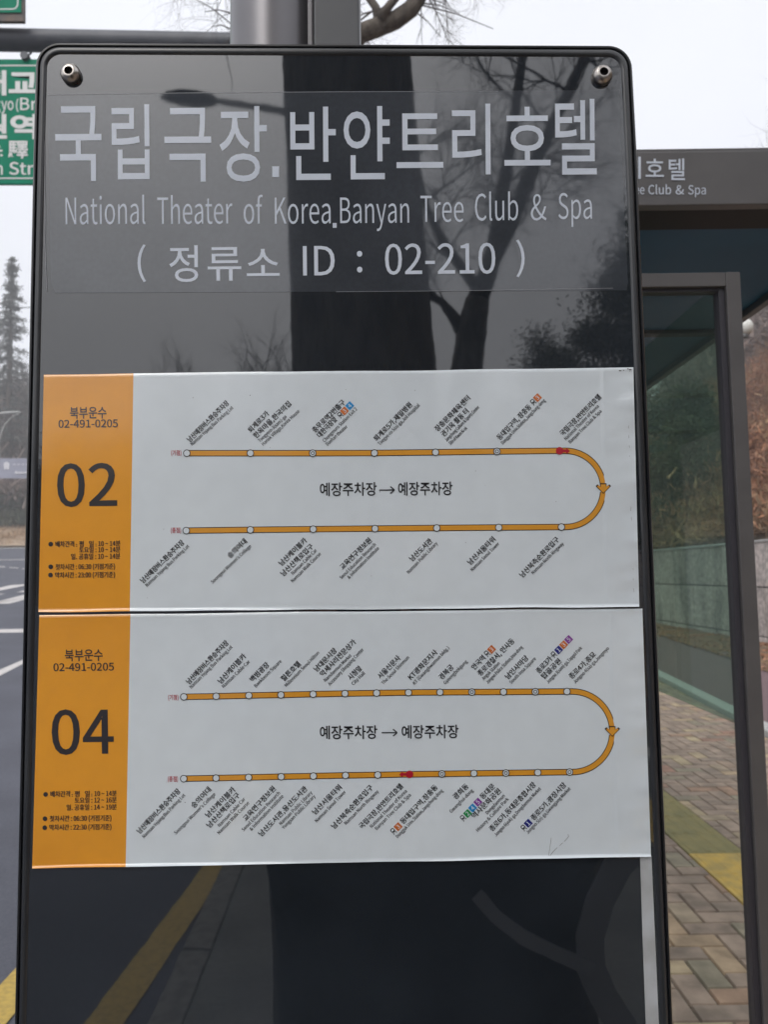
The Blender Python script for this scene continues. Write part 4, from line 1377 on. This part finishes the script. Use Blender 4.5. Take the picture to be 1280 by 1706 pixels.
CYL = 36.0
q0 = at_y(-3, 760, CYL)
cl_ = empty('curved_street_lamp', (q0.x, CYL, road_h(q0.x, CYL)), 'slim street lamp with a curved arm on the far left roadside', 'street lamp')
ar = MB()
ar.tube([(q0.x, CYL, road_h(q0.x, CYL) - .2), at_y(-3, 770, CYL)] + [at_y(x, y, CYL) for x, y in ((-2, 735), (2, 720), (8, 707), (17, 697), (26, 691), (33, 688))], [0.07, .055, .045, .04, .035, .03, .03, .03], 8)
ar.build('lamp_arm', M['kerb'], cl_, smooth=True)
hd = MB()
hd.tube([at_y(35, 687, CYL), at_y(28, 686.5, CYL), at_y(5, 688.5, CYL), at_y(-14, 690, CYL)], [0.02, 0.06, 0.075, 0.03], 8)
hd.build('lamp_head', M['kerb'], cl_, smooth=True)
cbm = MB()
cbm.tube([at_y(x, y, 58) for x, y in ((-260, 508), (-100, 514), (40, 512.5), (200, 505), (420, 488))], 0.035, 5)
tag(cbm.build('overhead_cable', M['cable']), 'black overhead cable crossing in front of the conifer', 'cable')

def base_l(px, Y):
    x = at_y(px, 900, Y).x
    return (x, Y, hill_l(x, Y - ROAD_END + 0.6)[2] - 0.2)
def top_h(px, py, Y):
    return at_y(px, py, Y).z - base_l(px, Y)[2]
conifer(base_l(8, 80), top_h(8, 428, 80), 3.6, 'tall grey green conifer rising against the white sky at the left edge', n=12000)
conifer(base_l(-60, 84), top_h(-60, 490, 84), 3.2, 'shorter conifer on the slope left of the tallest one', n=6000)
bt = bare_tree(base_l(52, 92), top_h(40, 600, 92) , 'bare grey tree on the slope behind the lavender banner', r=0.16, depth=4)
dup(bt, base_l(-20, 96), 1.3, 1.0, 'bare grey tree on the slope beside the tall conifer')
dup(bt, base_l(30, 88), 2.6, 0.62, 'small bare tree just above the lavender banner')

def wood(name, fn, n, s, m, hmin, hmax, per, spread):
    """undergrowth too dense to count: clumps of twig sized faces on a slope"""
    mb = MB()
    for _ in range(n):
        p = Vector(fn())
        h = random.uniform(hmin, hmax)
        rr = spread * random.uniform(0.6, 1.3)
        for _ in range(per):
            q = p + Vector((random.gauss(0, rr * .5), random.gauss(0, rr * .5), h * random.random() ** 0.8))
            a = Vector((random.gauss(0, .5), random.gauss(0, .5), random.gauss(0.5, .6))).normalized()
            l = s * random.uniform(0.5, 1.6)
            wv = a.orthogonal().normalized()
            wv.rotate(Matrix.Rotation(random.uniform(0, 6.28), 3, a))
            wv = wv * l * random.uniform(0.04, 0.11)
            mb.add([q - wv, q + wv, q + a * l + wv * .3, q + a * l - wv * .3], [(0, 1, 2, 3)])
    return tag(mb.build(name, M[m]), kind='stuff')
def f_left():
    x = random.uniform(-62, -20); t = 9 + 40 * random.random()
    return hill_l(x, t)
wood('far_wood', f_left, 900, 0.9, 'hill_grey', 1.0, 5.0, 70, 2.2)
def f_base():
    x = random.uniform(-50, -20); t = random.uniform(8.5, 13)
    return hill_l(x, t)
wood('roadside_scrub', f_base, 200, 0.45, 'evergreen', 0.3, 1.6, 110, 1.3)
def f_grass():
    x = random.uniform(-48, -24); t = random.uniform(0.8, 8.5)
    return hill_l(x, t)
wood('verge_grass', f_grass, 700, 0.22, 'dry_leaf2', 0.05, 0.2, 25, 0.9)

# right slope above the retaining wall
def f_right():
    t = 0.25 + 15 * random.random() ** 1.2
    return hill_r(t, random.uniform(13, 46))
wood('dry_brush', f_right, 1300, 0.15, 'dry_leaf', 0.2, 1.6, 230, 0.8)
wood('straw_brush', f_right, 420, 0.30, 'dry_leaf2', 0.1, 1.8, 60, 0.8)
def f_ledge():
    return hill_r(0.15 + 0.8 * random.random(), random.uniform(14, 34))
def f_crest():
    return hill_r(random.uniform(13, 40), random.uniform(20, 85))
wood('crest_wood', f_crest, 700, 0.8, 'hill_grey', 1.0, 6.0, 60, 1.8)
wood('ledge_grass', f_ledge, 420, 0.24, 'dry_leaf2', 0.0, 0.5, 50, 0.5)
def f_litter():
    y = random.uniform(8, 24)
    x0 = path_x(y)
    u = random.random() ** 0.8
    p = verge_pt(u, y)
    return (x0 - 0.1 + (8.9 - x0) * u, y, p[2] + .01)
mb = MB()
for _ in range(9000):
    p = Vector(f_litter())
    leaf(mb, p, 0.045, 2.5)
tag(mb.build('fallen_leaves', M['dry_leaf']), kind='stuff')
def hr(t, y, dz=0.0):
    p = hill_r(t, y)
    return (p[0], p[1], p[2] - dz)
leafy(hr(1.6, 25, .2), 3.2, 1.7, 'dark evergreen shrub above the wall, seen through the shelter glass', 'shrubs above the wall', 16000, name='evergreen_shrub', s=0.065, cat='shrub', trunk=False)
leafy(hr(3.4, 31, .2), 4.6, 2.3, 'larger dark evergreen shrub farther up the slope behind the glass', 'shrubs above the wall', 18000, name='evergreen_shrub', s=0.08, cat='shrub', trunk=False)
leafy(hr(2.2, 22.4, .2), 1.8, 1.0, 'low russet shrub on the wall edge right of the shelter post', 'shrubs above the wall', 6000, m='dry_leaf', name='dry_shrub', s=0.05, cat='shrub', trunk=False)
br = bare_tree(hr(7, 27, .2), 9.5, 'bare tree on the russet slope behind the shelter post', r=0.11, depth=4)
dup(br, hr(9, 33, .2), 2.0, 1.05, 'bare tree higher up the slope behind the globe lamp')
dup(br, hr(13, 36, .2), 4.1, 1.1, 'slender bare tree near the crest at the right edge')
dup(br, hr(5, 22, .2), 5.0, 0.6, 'small bare tree among evergreen shrubs behind the glass')

# ================================================================== STREET TREE BEHIND THE BOARD
TY = 7.0
st_ = empty('street_tree', at_z(540, 1600, 0) * 0 + Vector((at_y(520, 900, TY).x, TY, 0)), 'leafless street tree whose curved limb shows above the bus stop board', 'tree')
tr, cr = MB(), MB()
bx = st_.location
tr.tube([bx + Vector((0, 0, -.1)), bx + Vector((0, 0, .2)), at_y(525, 700, TY), at_y(540, 300, TY), at_y(552, 150, TY)], [.24, .19, .17, .15, .135], 12)
mainl = [at_y(x, y, TY) for x, y in ((552, 150), (572, 95), (598, 57), (630, 45), (660, 33), (685, 15), (700, -8), (712, -45), (735, -95))]
tr.tube(mainl, [.135, .105, .092, .088, .085, .08, .075, .065, .05], 12)
tr.tube([at_y(x, y, TY + .1) for x, y in ((632, 36), (626, 12), (612, -8), (595, -40), (560, -90))], [.05, .042, .038, .03, .02], 8)
tr.tube([at_y(x, y, TY - .1) for x, y in ((634, 30), (650, 8), (672, -18), (690, -60))], [.045, .04, .035, .025], 8)
ll = [at_y(x, y, TY) for x, y in ((552, 150), (520, 60), (470, -10), (420, -60), (350, -110))]
tr.tube(ll, [.1, .085, .07, .06, .04], 10)
tips = []
def twigs(p, L, r, d, depth):
    limb(cr, p, d, L, r, depth, tips, 0.7, -0.10, 5, 0.22, 0.72)
for p in mainl[5:]:
    for _ in range(1):
        twigs(p + Vector((0, random.uniform(-.1, .1), .03)), random.uniform(.35, .6), .009, Vector((random.uniform(-.6, .8), random.uniform(-.5, .5), random.uniform(-.6, .7))), 3)
for x, y in ((618, 20), (605, -10), (660, 0)):
    for _ in range(1):
        twigs(at_y(x, y, TY), random.uniform(.5, .8), .010, Vector((random.uniform(-.8, .8), random.uniform(-.5, .5), random.uniform(-.8, .4))), 3)
for x, y in ((420, -60), (380, -90), (350, -110)):
    for _ in range(1):
        twigs(at_y(x, y, TY), random.uniform(.6, .9), .010, Vector((random.uniform(-.9, .2), random.uniform(-.4, .4), random.uniform(-1.0, .1))), 3)
for x in (722, 738, 700):                 # long thin hanging shoots
    p = at_y(x, -30, TY + random.uniform(-.3, .3))
    limb(cr, p, Vector((random.uniform(-.1, .15), 0, -1)), random.uniform(.45, .75), .008, 1, tips, .4, -.5, 4, .08, .3)
for x0, y0, x1, y1 in ((700, 5, 765, 22), (700, 8, 822, 48), (690, 18, 735, 62), (385, 40, 318, -5), (385, 22, 340, 20), (384, 48, 352, 45)):
    a, b = at_y(x0, y0, TY), at_y(x1, y1, TY)
    m1 = a.lerp(b, .5) + Vector((0, 0, .03))
    cr.tube([a, m1, b], [.007, .005, .003], 4)
tr.build('trunk', M['bark'], st_, smooth=True)
cr.build('crown', M['twig'], st_, smooth=True)

# ================================================================== BEHIND THE VIEWER (mirrored in the glossy board)
bigb = R(640, 1500, 3.3)
bg_ = empty('thick_street_tree', (bigb.x, bigb.y, 0), 'thick dark leaning trunk mirrored down the middle of the board', 'tree')
tr, cr = MB(), MB()
tp = [R(x, y, 3.3) for x, y in ((636, 1540), (622, 1000), (606, 600), (591, 330), (576, 80), (561, -200), (543, -520))]
tp[0].z = -0.1
tr.tube(tp, [.37, .34, .315, .302, .290, .275, .255], 18)
tips = []
top = tp[-1]
for k in range(6):
    a = k * 1.05 + .3
    limb(cr, top - Vector((0, 0, .1 * k)), Vector((math.cos(a), math.sin(a), 1.0)), 2.4, .12, 3, tips, .6, .1)
tr.build('trunk', M['bark'], bg_, smooth=True)
cr.build('crown', M['twig'], bg_, smooth=True)

FD = 7.5
fb0 = R(765, 1215, FD)
ft = empty('forked_street_tree', (fb0.x, fb0.y, 0), 'forked bare tree mirrored in the upper right of the board', 'tree')
tr, cr = MB(), MB()
def rp(l):
    return [R(x, y, FD) for x, y in l]
pb = rp(((765, 1300), (768, 900), (774, 640), (788, 540), (797, 500)))
pb[0].z = -.1
tr.tube(pb, [.22, .18, .165, .15, .12], 12)
fork = ((797, 500), (822, 430), (850, 375), (872, 320), (893, 268), (918, 215), (948, 150), (975, 95), (1005, 30), (1040, -60))
tr.tube(rp(fork), [.11, .085, .08, .074, .066, .06, .054, .047, .04, .025], 10)
fork2 = ((797, 500), (815, 440), (828, 380), (840, 310), (851, 240), (862, 170), (872, 100), (880, 20), (890, -80))
tr.tube(rp(fork2), [.085, .07, .065, .06, .055, .05, .046, .04, .025], 10)
fork3 = ((797, 478), (772, 447), (747, 412), (727, 377), (709, 335), (692, 262))
tr.tube(rp(fork3), [.07, .055, .048, .04, .032, .02], 10)
fork4 = ((776, 560), (755, 525), (740, 505), (722, 495), (700, 470))
tr.tube(rp(fork4), [.08, .06, .045, .035, .02], 8)
tips = []
for fk, L, r in ((fork, 1.4, .022), (fork2, 1.2, .02), (fork3, 1.0, .016), (fork4, .8, .014)):
    for x, y in fk[1:]:
        for _ in range(1):
            limb(cr, R(x, y, FD), Vector((random.uniform(-1, 1), random.uniform(-.6, .6), random.uniform(0, 1))), L * random.uniform(.6, 1.1), r * random.uniform(.6, 1), 3, tips, .6, .1, 5, .22, .68)
tr.build('trunk', M['bark'], ft, smooth=True)
cr.build('crown', M['twig'], ft, smooth=True)

LD = 10.0
lb = R(520, 1100, LD)
sl = empty('street_lamp', (lb.x, lb.y, 0), 'grey road lamp mirrored at the upper left of the board', 'street lamp')
lp = MB()
a0_ = R(525, 205, LD)
lp.tube([(lb.x, lb.y, -.1), (a0_.x, a0_.y, a0_.z - .3), a0_, R(470, 186, LD), R(410, 176, LD), R(352, 166, LD)], [.1, .07, .06, .05, .045, .04], 10)
lp.build('lamp_post', M['gantry'], sl, smooth=True)
lh = MB()
lh.tube([R(362, 169, LD), R(352, 167, LD), R(330, 166, LD), R(300, 163, LD), R(278, 161, LD), R(267, 163, LD)], [.05, .08, .105, .10, .07, .02], 12)
lh.build('lamp_head', M['gantry'], sl, smooth=True)

def leaf_r(px, D, ptop, hw, label, n=6000):
    p = R(px, 900, D)
    z = hill_r(max(0.3, p.x - 8.8), p.y)[2] if p.x > 8.9 else 0.0
    zt_ = R(px, ptop, D).z
    leafy((p.x, p.y, z - .2), zt_ - z, hw, label, 'evergreen trees behind the viewer', n * 3, s=0.085)
leaf_r(1070, 27, 405, 2.6, 'dark evergreen tree mirrored at the right edge of the board', 9000)
leaf_r(1000, 31, 500, 2.4, 'dark evergreen tree mirrored just above the upper route poster at right')
leaf_r(930, 36, 545, 2.6, 'low evergreen tree mirrored beside the forked tree')
leaf_r(1130, 26, 330, 3.0, 'tall evergreen tree mirrored past the right rim of the board')
bb = bare_tree((R(250, 900, 46).x, R(250, 900, 46).y, 0), 12.5, 'bare hillside tree mirrored faintly left of the dark trunk', r=.2, depth=4)
for px, D, s, lab in ((420, 50, 1.15, 'bare tree mirrored beside the dark trunk'), (330, 56, 1.2, 'bare tree mirrored below the road lamp'), (130, 52, .9, 'bare tree mirrored at the left rim of the board'),
                      (840, 50, 1.1, 'bare tree mirrored behind the forked tree'), (700, 58, 1.1, 'bare tree mirrored at the right side of the thick trunk'), (480, 60, 1.3, 'bare tree mirrored behind the thick trunk')):
    p = R(px, 900, D)
    dup(bb, (p.x, p.y, max(0, hill_b(p.x, -48 - p.y)[2]) if p.y < -48 else 0), px, s, lab)
def f_back():
    x = random.uniform(-50, 40); t = 1 + 30 * random.random()
    return hill_b(x, t)
wood('back_wood', f_back, 500, 1.0, 'hill_grey', 1.0, 7.0, 50, 2.6)
def f_rback():
    t = 0.3 + 9 * random.random()
    return hill_r(t, random.uniform(-44, -6))
wood('slope_brush', f_rback, 500, 0.5, 'evergreen', 0.2, 2.4, 70, 1.2)

# ================================================================== THE PERSON TAKING THE PHOTOGRAPH
PX = 0.13
per = empty('person', (PX, -0.45, 0), 'person in a dark padded coat holding up a phone, mirrored dark in the board', 'person')
def skin(name, nodes, edges, m, parent, root=0, sub=2):
    """a continuous skinned figure: nodes are (x, y, z, rx, ry)"""
    me = bpy.data.meshes.new(name)
    off = world_loc(parent)
    me.from_pydata([Vector(n[:3]) - off for n in nodes], edges, [])
    o = bpy.data.objects.new(name, me)
    COL.objects.link(o)
    o.parent = parent
    sk = o.modifiers.new('skin', 'SKIN')
    sk.use_smooth_shade = True
    d = me.skin_vertices[0].data
    for i, n in enumerate(nodes):
        d[i].radius = (n[3], n[4] if len(n) > 4 else n[3])
        d[i].use_root = (i == root)
    sb = o.modifiers.new('subsurf', 'SUBSURF')
    sb.levels = sb.render_levels = sub
    me.materials.append(M[m])
    return o
N, Ed = [], []
def chain(pts, frm=None):
    last = frm
    for p in pts:
        N.append(p)
        if last is not None:
            Ed.append((last, len(N) - 1))
        last = len(N) - 1
    return last
pel = chain([(PX, -.50, .95, .155, .11)])
che = chain([(PX, -.51, 1.12, .14, .10), (PX, -.50, 1.28, .16, .11)], pel)
nek = chain([(PX - .02, -.47, 1.42, .075, .065), (PX - .03, -.44, 1.49, .058, .058)], che)
hed = chain([(PX - .04, -.41, 1.555, .078, .088), (PX - .045, -.40, 1.635, .082, .098), (PX - .045, -.41, 1.70, .06, .07)], nek)
hands = []
for s in (-1, 1):
    sh_ = chain([(PX + s * .19, -.48, 1.34, .065, .06)], che)
    wr_x = (0.075 if s > 0 else -.085)
    w_ = chain([(PX + s * .33, -.33, 1.13, .048, .048), (PX * .4 + s * .14, -.13, 1.33, .033, .03), (wr_x, -.055, 1.405, .027, .022)], sh_)
    pm = chain([(wr_x - s * .003, -.04, 1.445, .034, .016), (wr_x - s * .006, -.034, 1.475, .036, .014)], w_)
    hands.append((s, wr_x, w_))
    for k, (dz, L) in enumerate(((.062, .9), (.043, 1.0), (.022, .95), (.004, .78))):
        z = 1.432 + dz
        x = wr_x - s * .004
        chain([(x - s * .0, -.030, z, .0095), (x - s * .012 * L, -.012, z + .004, .0088), (x - s * .034 * L, -.003 - .012, z + .007, .0078)], pm)
    chain([(wr_x - s * .012, -.056, 1.43, .012), (wr_x - s * .032, -.060, 1.455, .010), (wr_x - s * .045, -.052, 1.475, .0085)], w_)
    hip = chain([(PX + s * .095, -.50, .86, .095, .095), (PX + s * .10, -.48, .50, .062, .062), (PX + s * .105, -.51, .10, .042, .042), (PX + s * .11, -.47, .045, .04, .035), (PX + s * .12, -.36, .03, .042, .028)], pel)
skin('body', N, Ed, 'skin', per)
# nose, eyes, ears and mouth
hx, hy, hz = PX - .045, -.41, 1.60
ff = MB(); ff.lathe((hx, hy + .092, hz + .012), (0, .75, -.66), [(0, .006), (.012, .010), (.024, .013), (.030, .008), (.032, .0005)], 12); ff.build('nose', M['skin'], per, smooth=True)
for s in (-1, 1):
    e = MB(); e.lathe((hx + s * .031, hy + .084, hz + .03), (0, 1, 0), [(0, .013), (.004, .011), (.007, .006), (.0075, .0005)], 12); e.build('eye', M['hair'], per, smooth=True)
    e = MB(); e.lathe((hx + s * .082, hy, hz + .005), (s, -.2, 0), [(0, .022), (.010, .030), (.016, .026), (.017, .001)], 12); e.build('ear', M['skin'], per, smooth=True)
mo = MB(); mo.tube([(hx - .024, hy + .088, hz - .048), (hx, hy + .096, hz - .046), (hx + .024, hy + .088, hz - .048)], [.003, .006, .003], 8); mo.build('mouth', M['red'], per, smooth=True)
hr_ = MB()
n1, n2 = 20, 12
vs = []
for j in range(n2 + 1):
    for i in range(n1):
        a, b = 2 * math.pi * i / n1, math.pi * .5 * j / n2 * 1.25
        d = Vector((math.cos(a) * math.sin(b), math.sin(a) * math.sin(b), math.cos(b)))
        fr_ = 1 if d.y < .25 else .97
        vs.append(Vector((hx, hy - .012, hz + .045)) + Vector((d.x * .098, d.y * .112, d.z * .098)) * fr_ * random.uniform(.985, 1.015))
hr_.add(vs, [(j * n1 + i, j * n1 + (i + 1) % n1, (j + 1) * n1 + (i + 1) % n1, (j + 1) * n1 + i) for j in range(n2) for i in range(n1)])
hr_.build('hair', M['hair'], per, smooth=True)
N, Ed = [], []
pel = chain([(PX, -.36, .78, .36, .19)])
che = chain([(PX, -.37, 1.0, .33, .18), (PX, -.39, 1.18, .30, .17), (PX, -.46, 1.31, .22, .14)], pel)
chain([(PX - .01, -.48, 1.40, .10, .09), (PX - .015, -.46, 1.45, .095, .09)], che)
for s in (-1, 1):
    chain([(PX + s * .20, -.48, 1.33, .10, .095), (PX + s * .33, -.33, 1.13, .09, .09), (PX * .4 + s * .17, -.17, 1.30, .06, .06), (PX * .2 + s * .10, -.08, 1.385, .045, .042)], che)
chain([(PX, -.36, .45, .38, .20)], pel)
skin('coat', N, Ed, 'coat', per)
for s in (-1, 1):
    N, Ed = [], []
    chain([(PX + s * .10, -.50, .80, .105), (PX + s * .102, -.485, .5, .085), (PX + s * .105, -.51, .10, .07)])
    skin('trouser_leg', N, Ed, 'trousers', per)
    N, Ed = [], []
    chain([(PX + s * .108, -.53, .05, .052, .05), (PX + s * .112, -.45, .045, .052, .045), (PX + s * .122, -.33, .035, .045, .034)])
    skin('shoe', N, Ed, 'shoe', per)
sg = MB()
def ribbon(mb, pts, wd):
    pts = [Vector(p) for p in pts]
    L = []
    for i, p in enumerate(pts):
        d = (pts[min(i + 1, len(pts) - 1)] - pts[max(i - 1, 0)]).normalized()
        sdv = d.cross(Vector((0, 1, .1))).normalized() * wd / 2
        L.append((p - sdv, p + sdv, p + sdv + Vector((0, .004, 0)), p - sdv + Vector((0, .004, 0))))
    for i in range(len(L) - 1):
        a, b = L[i], L[i + 1]
        mb.add(list(a) + list(b), [(0, 1, 5, 4), (1, 2, 6, 5), (2, 3, 7, 6), (3, 0, 4, 7)])
fs_ = lambda x, z: -.318 + .35 * (abs(x - PX) / .25) ** 2 * .25
def RS(x, y, D=1.46):
    return R(x, y, D)
ribbon(sg, [RS(x, y) for x, y in ((1068, 1395), (1030, 1440), (1000, 1500), (984, 1560), (985, 1612), (1005, 1660), (1035, 1706), (1070, 1780))], .052)
ribbon(sg, [RS(x, y, 1.455) for x, y in ((795, 1490), (825, 1525), (870, 1560), (930, 1590), (990, 1616))], .025)
so_ = sg.build('bag_strap', M['strap'], per)
ph = empty('phone', (0, -.012, 1.46), 'black phone held up in both hands, mirrored before the dark coat', 'phone')
pm_ = MB(); pm_.box((-.076, -.0165, 1.425), (.076, -.008, 1.5 + .012)); pm_.build('phone_body', M['phone'], ph, bevel=.004)

COL.objects.unlink(_to)
bpy.data.objects.remove(_to)

# ================================================================== the damp winter air
hz = MB().box((-158, -158, -4.0), (158, 158, 75)).build('haze', M['ground'])
hm = bpy.data.materials.new('pale winter air')
hm.use_nodes = True
for n in list(hm.node_tree.nodes):
    hm.node_tree.nodes.remove(n)
ho = hm.node_tree.nodes.new('ShaderNodeOutputMaterial')
hv = hm.node_tree.nodes.new('ShaderNodeVolumePrincipled')
hv.inputs['Color'].default_value = (0.92, 0.93, 0.96, 1)
hv.inputs['Density'].default_value = 0.0036
hv.inputs['Anisotropy'].default_value = 0.2
hm.node_tree.links.new(hv.outputs[0], ho.inputs['Volume'])
hz.data.materials.clear()
hz.data.materials.append(hm)
tag(hz, kind='stuff')
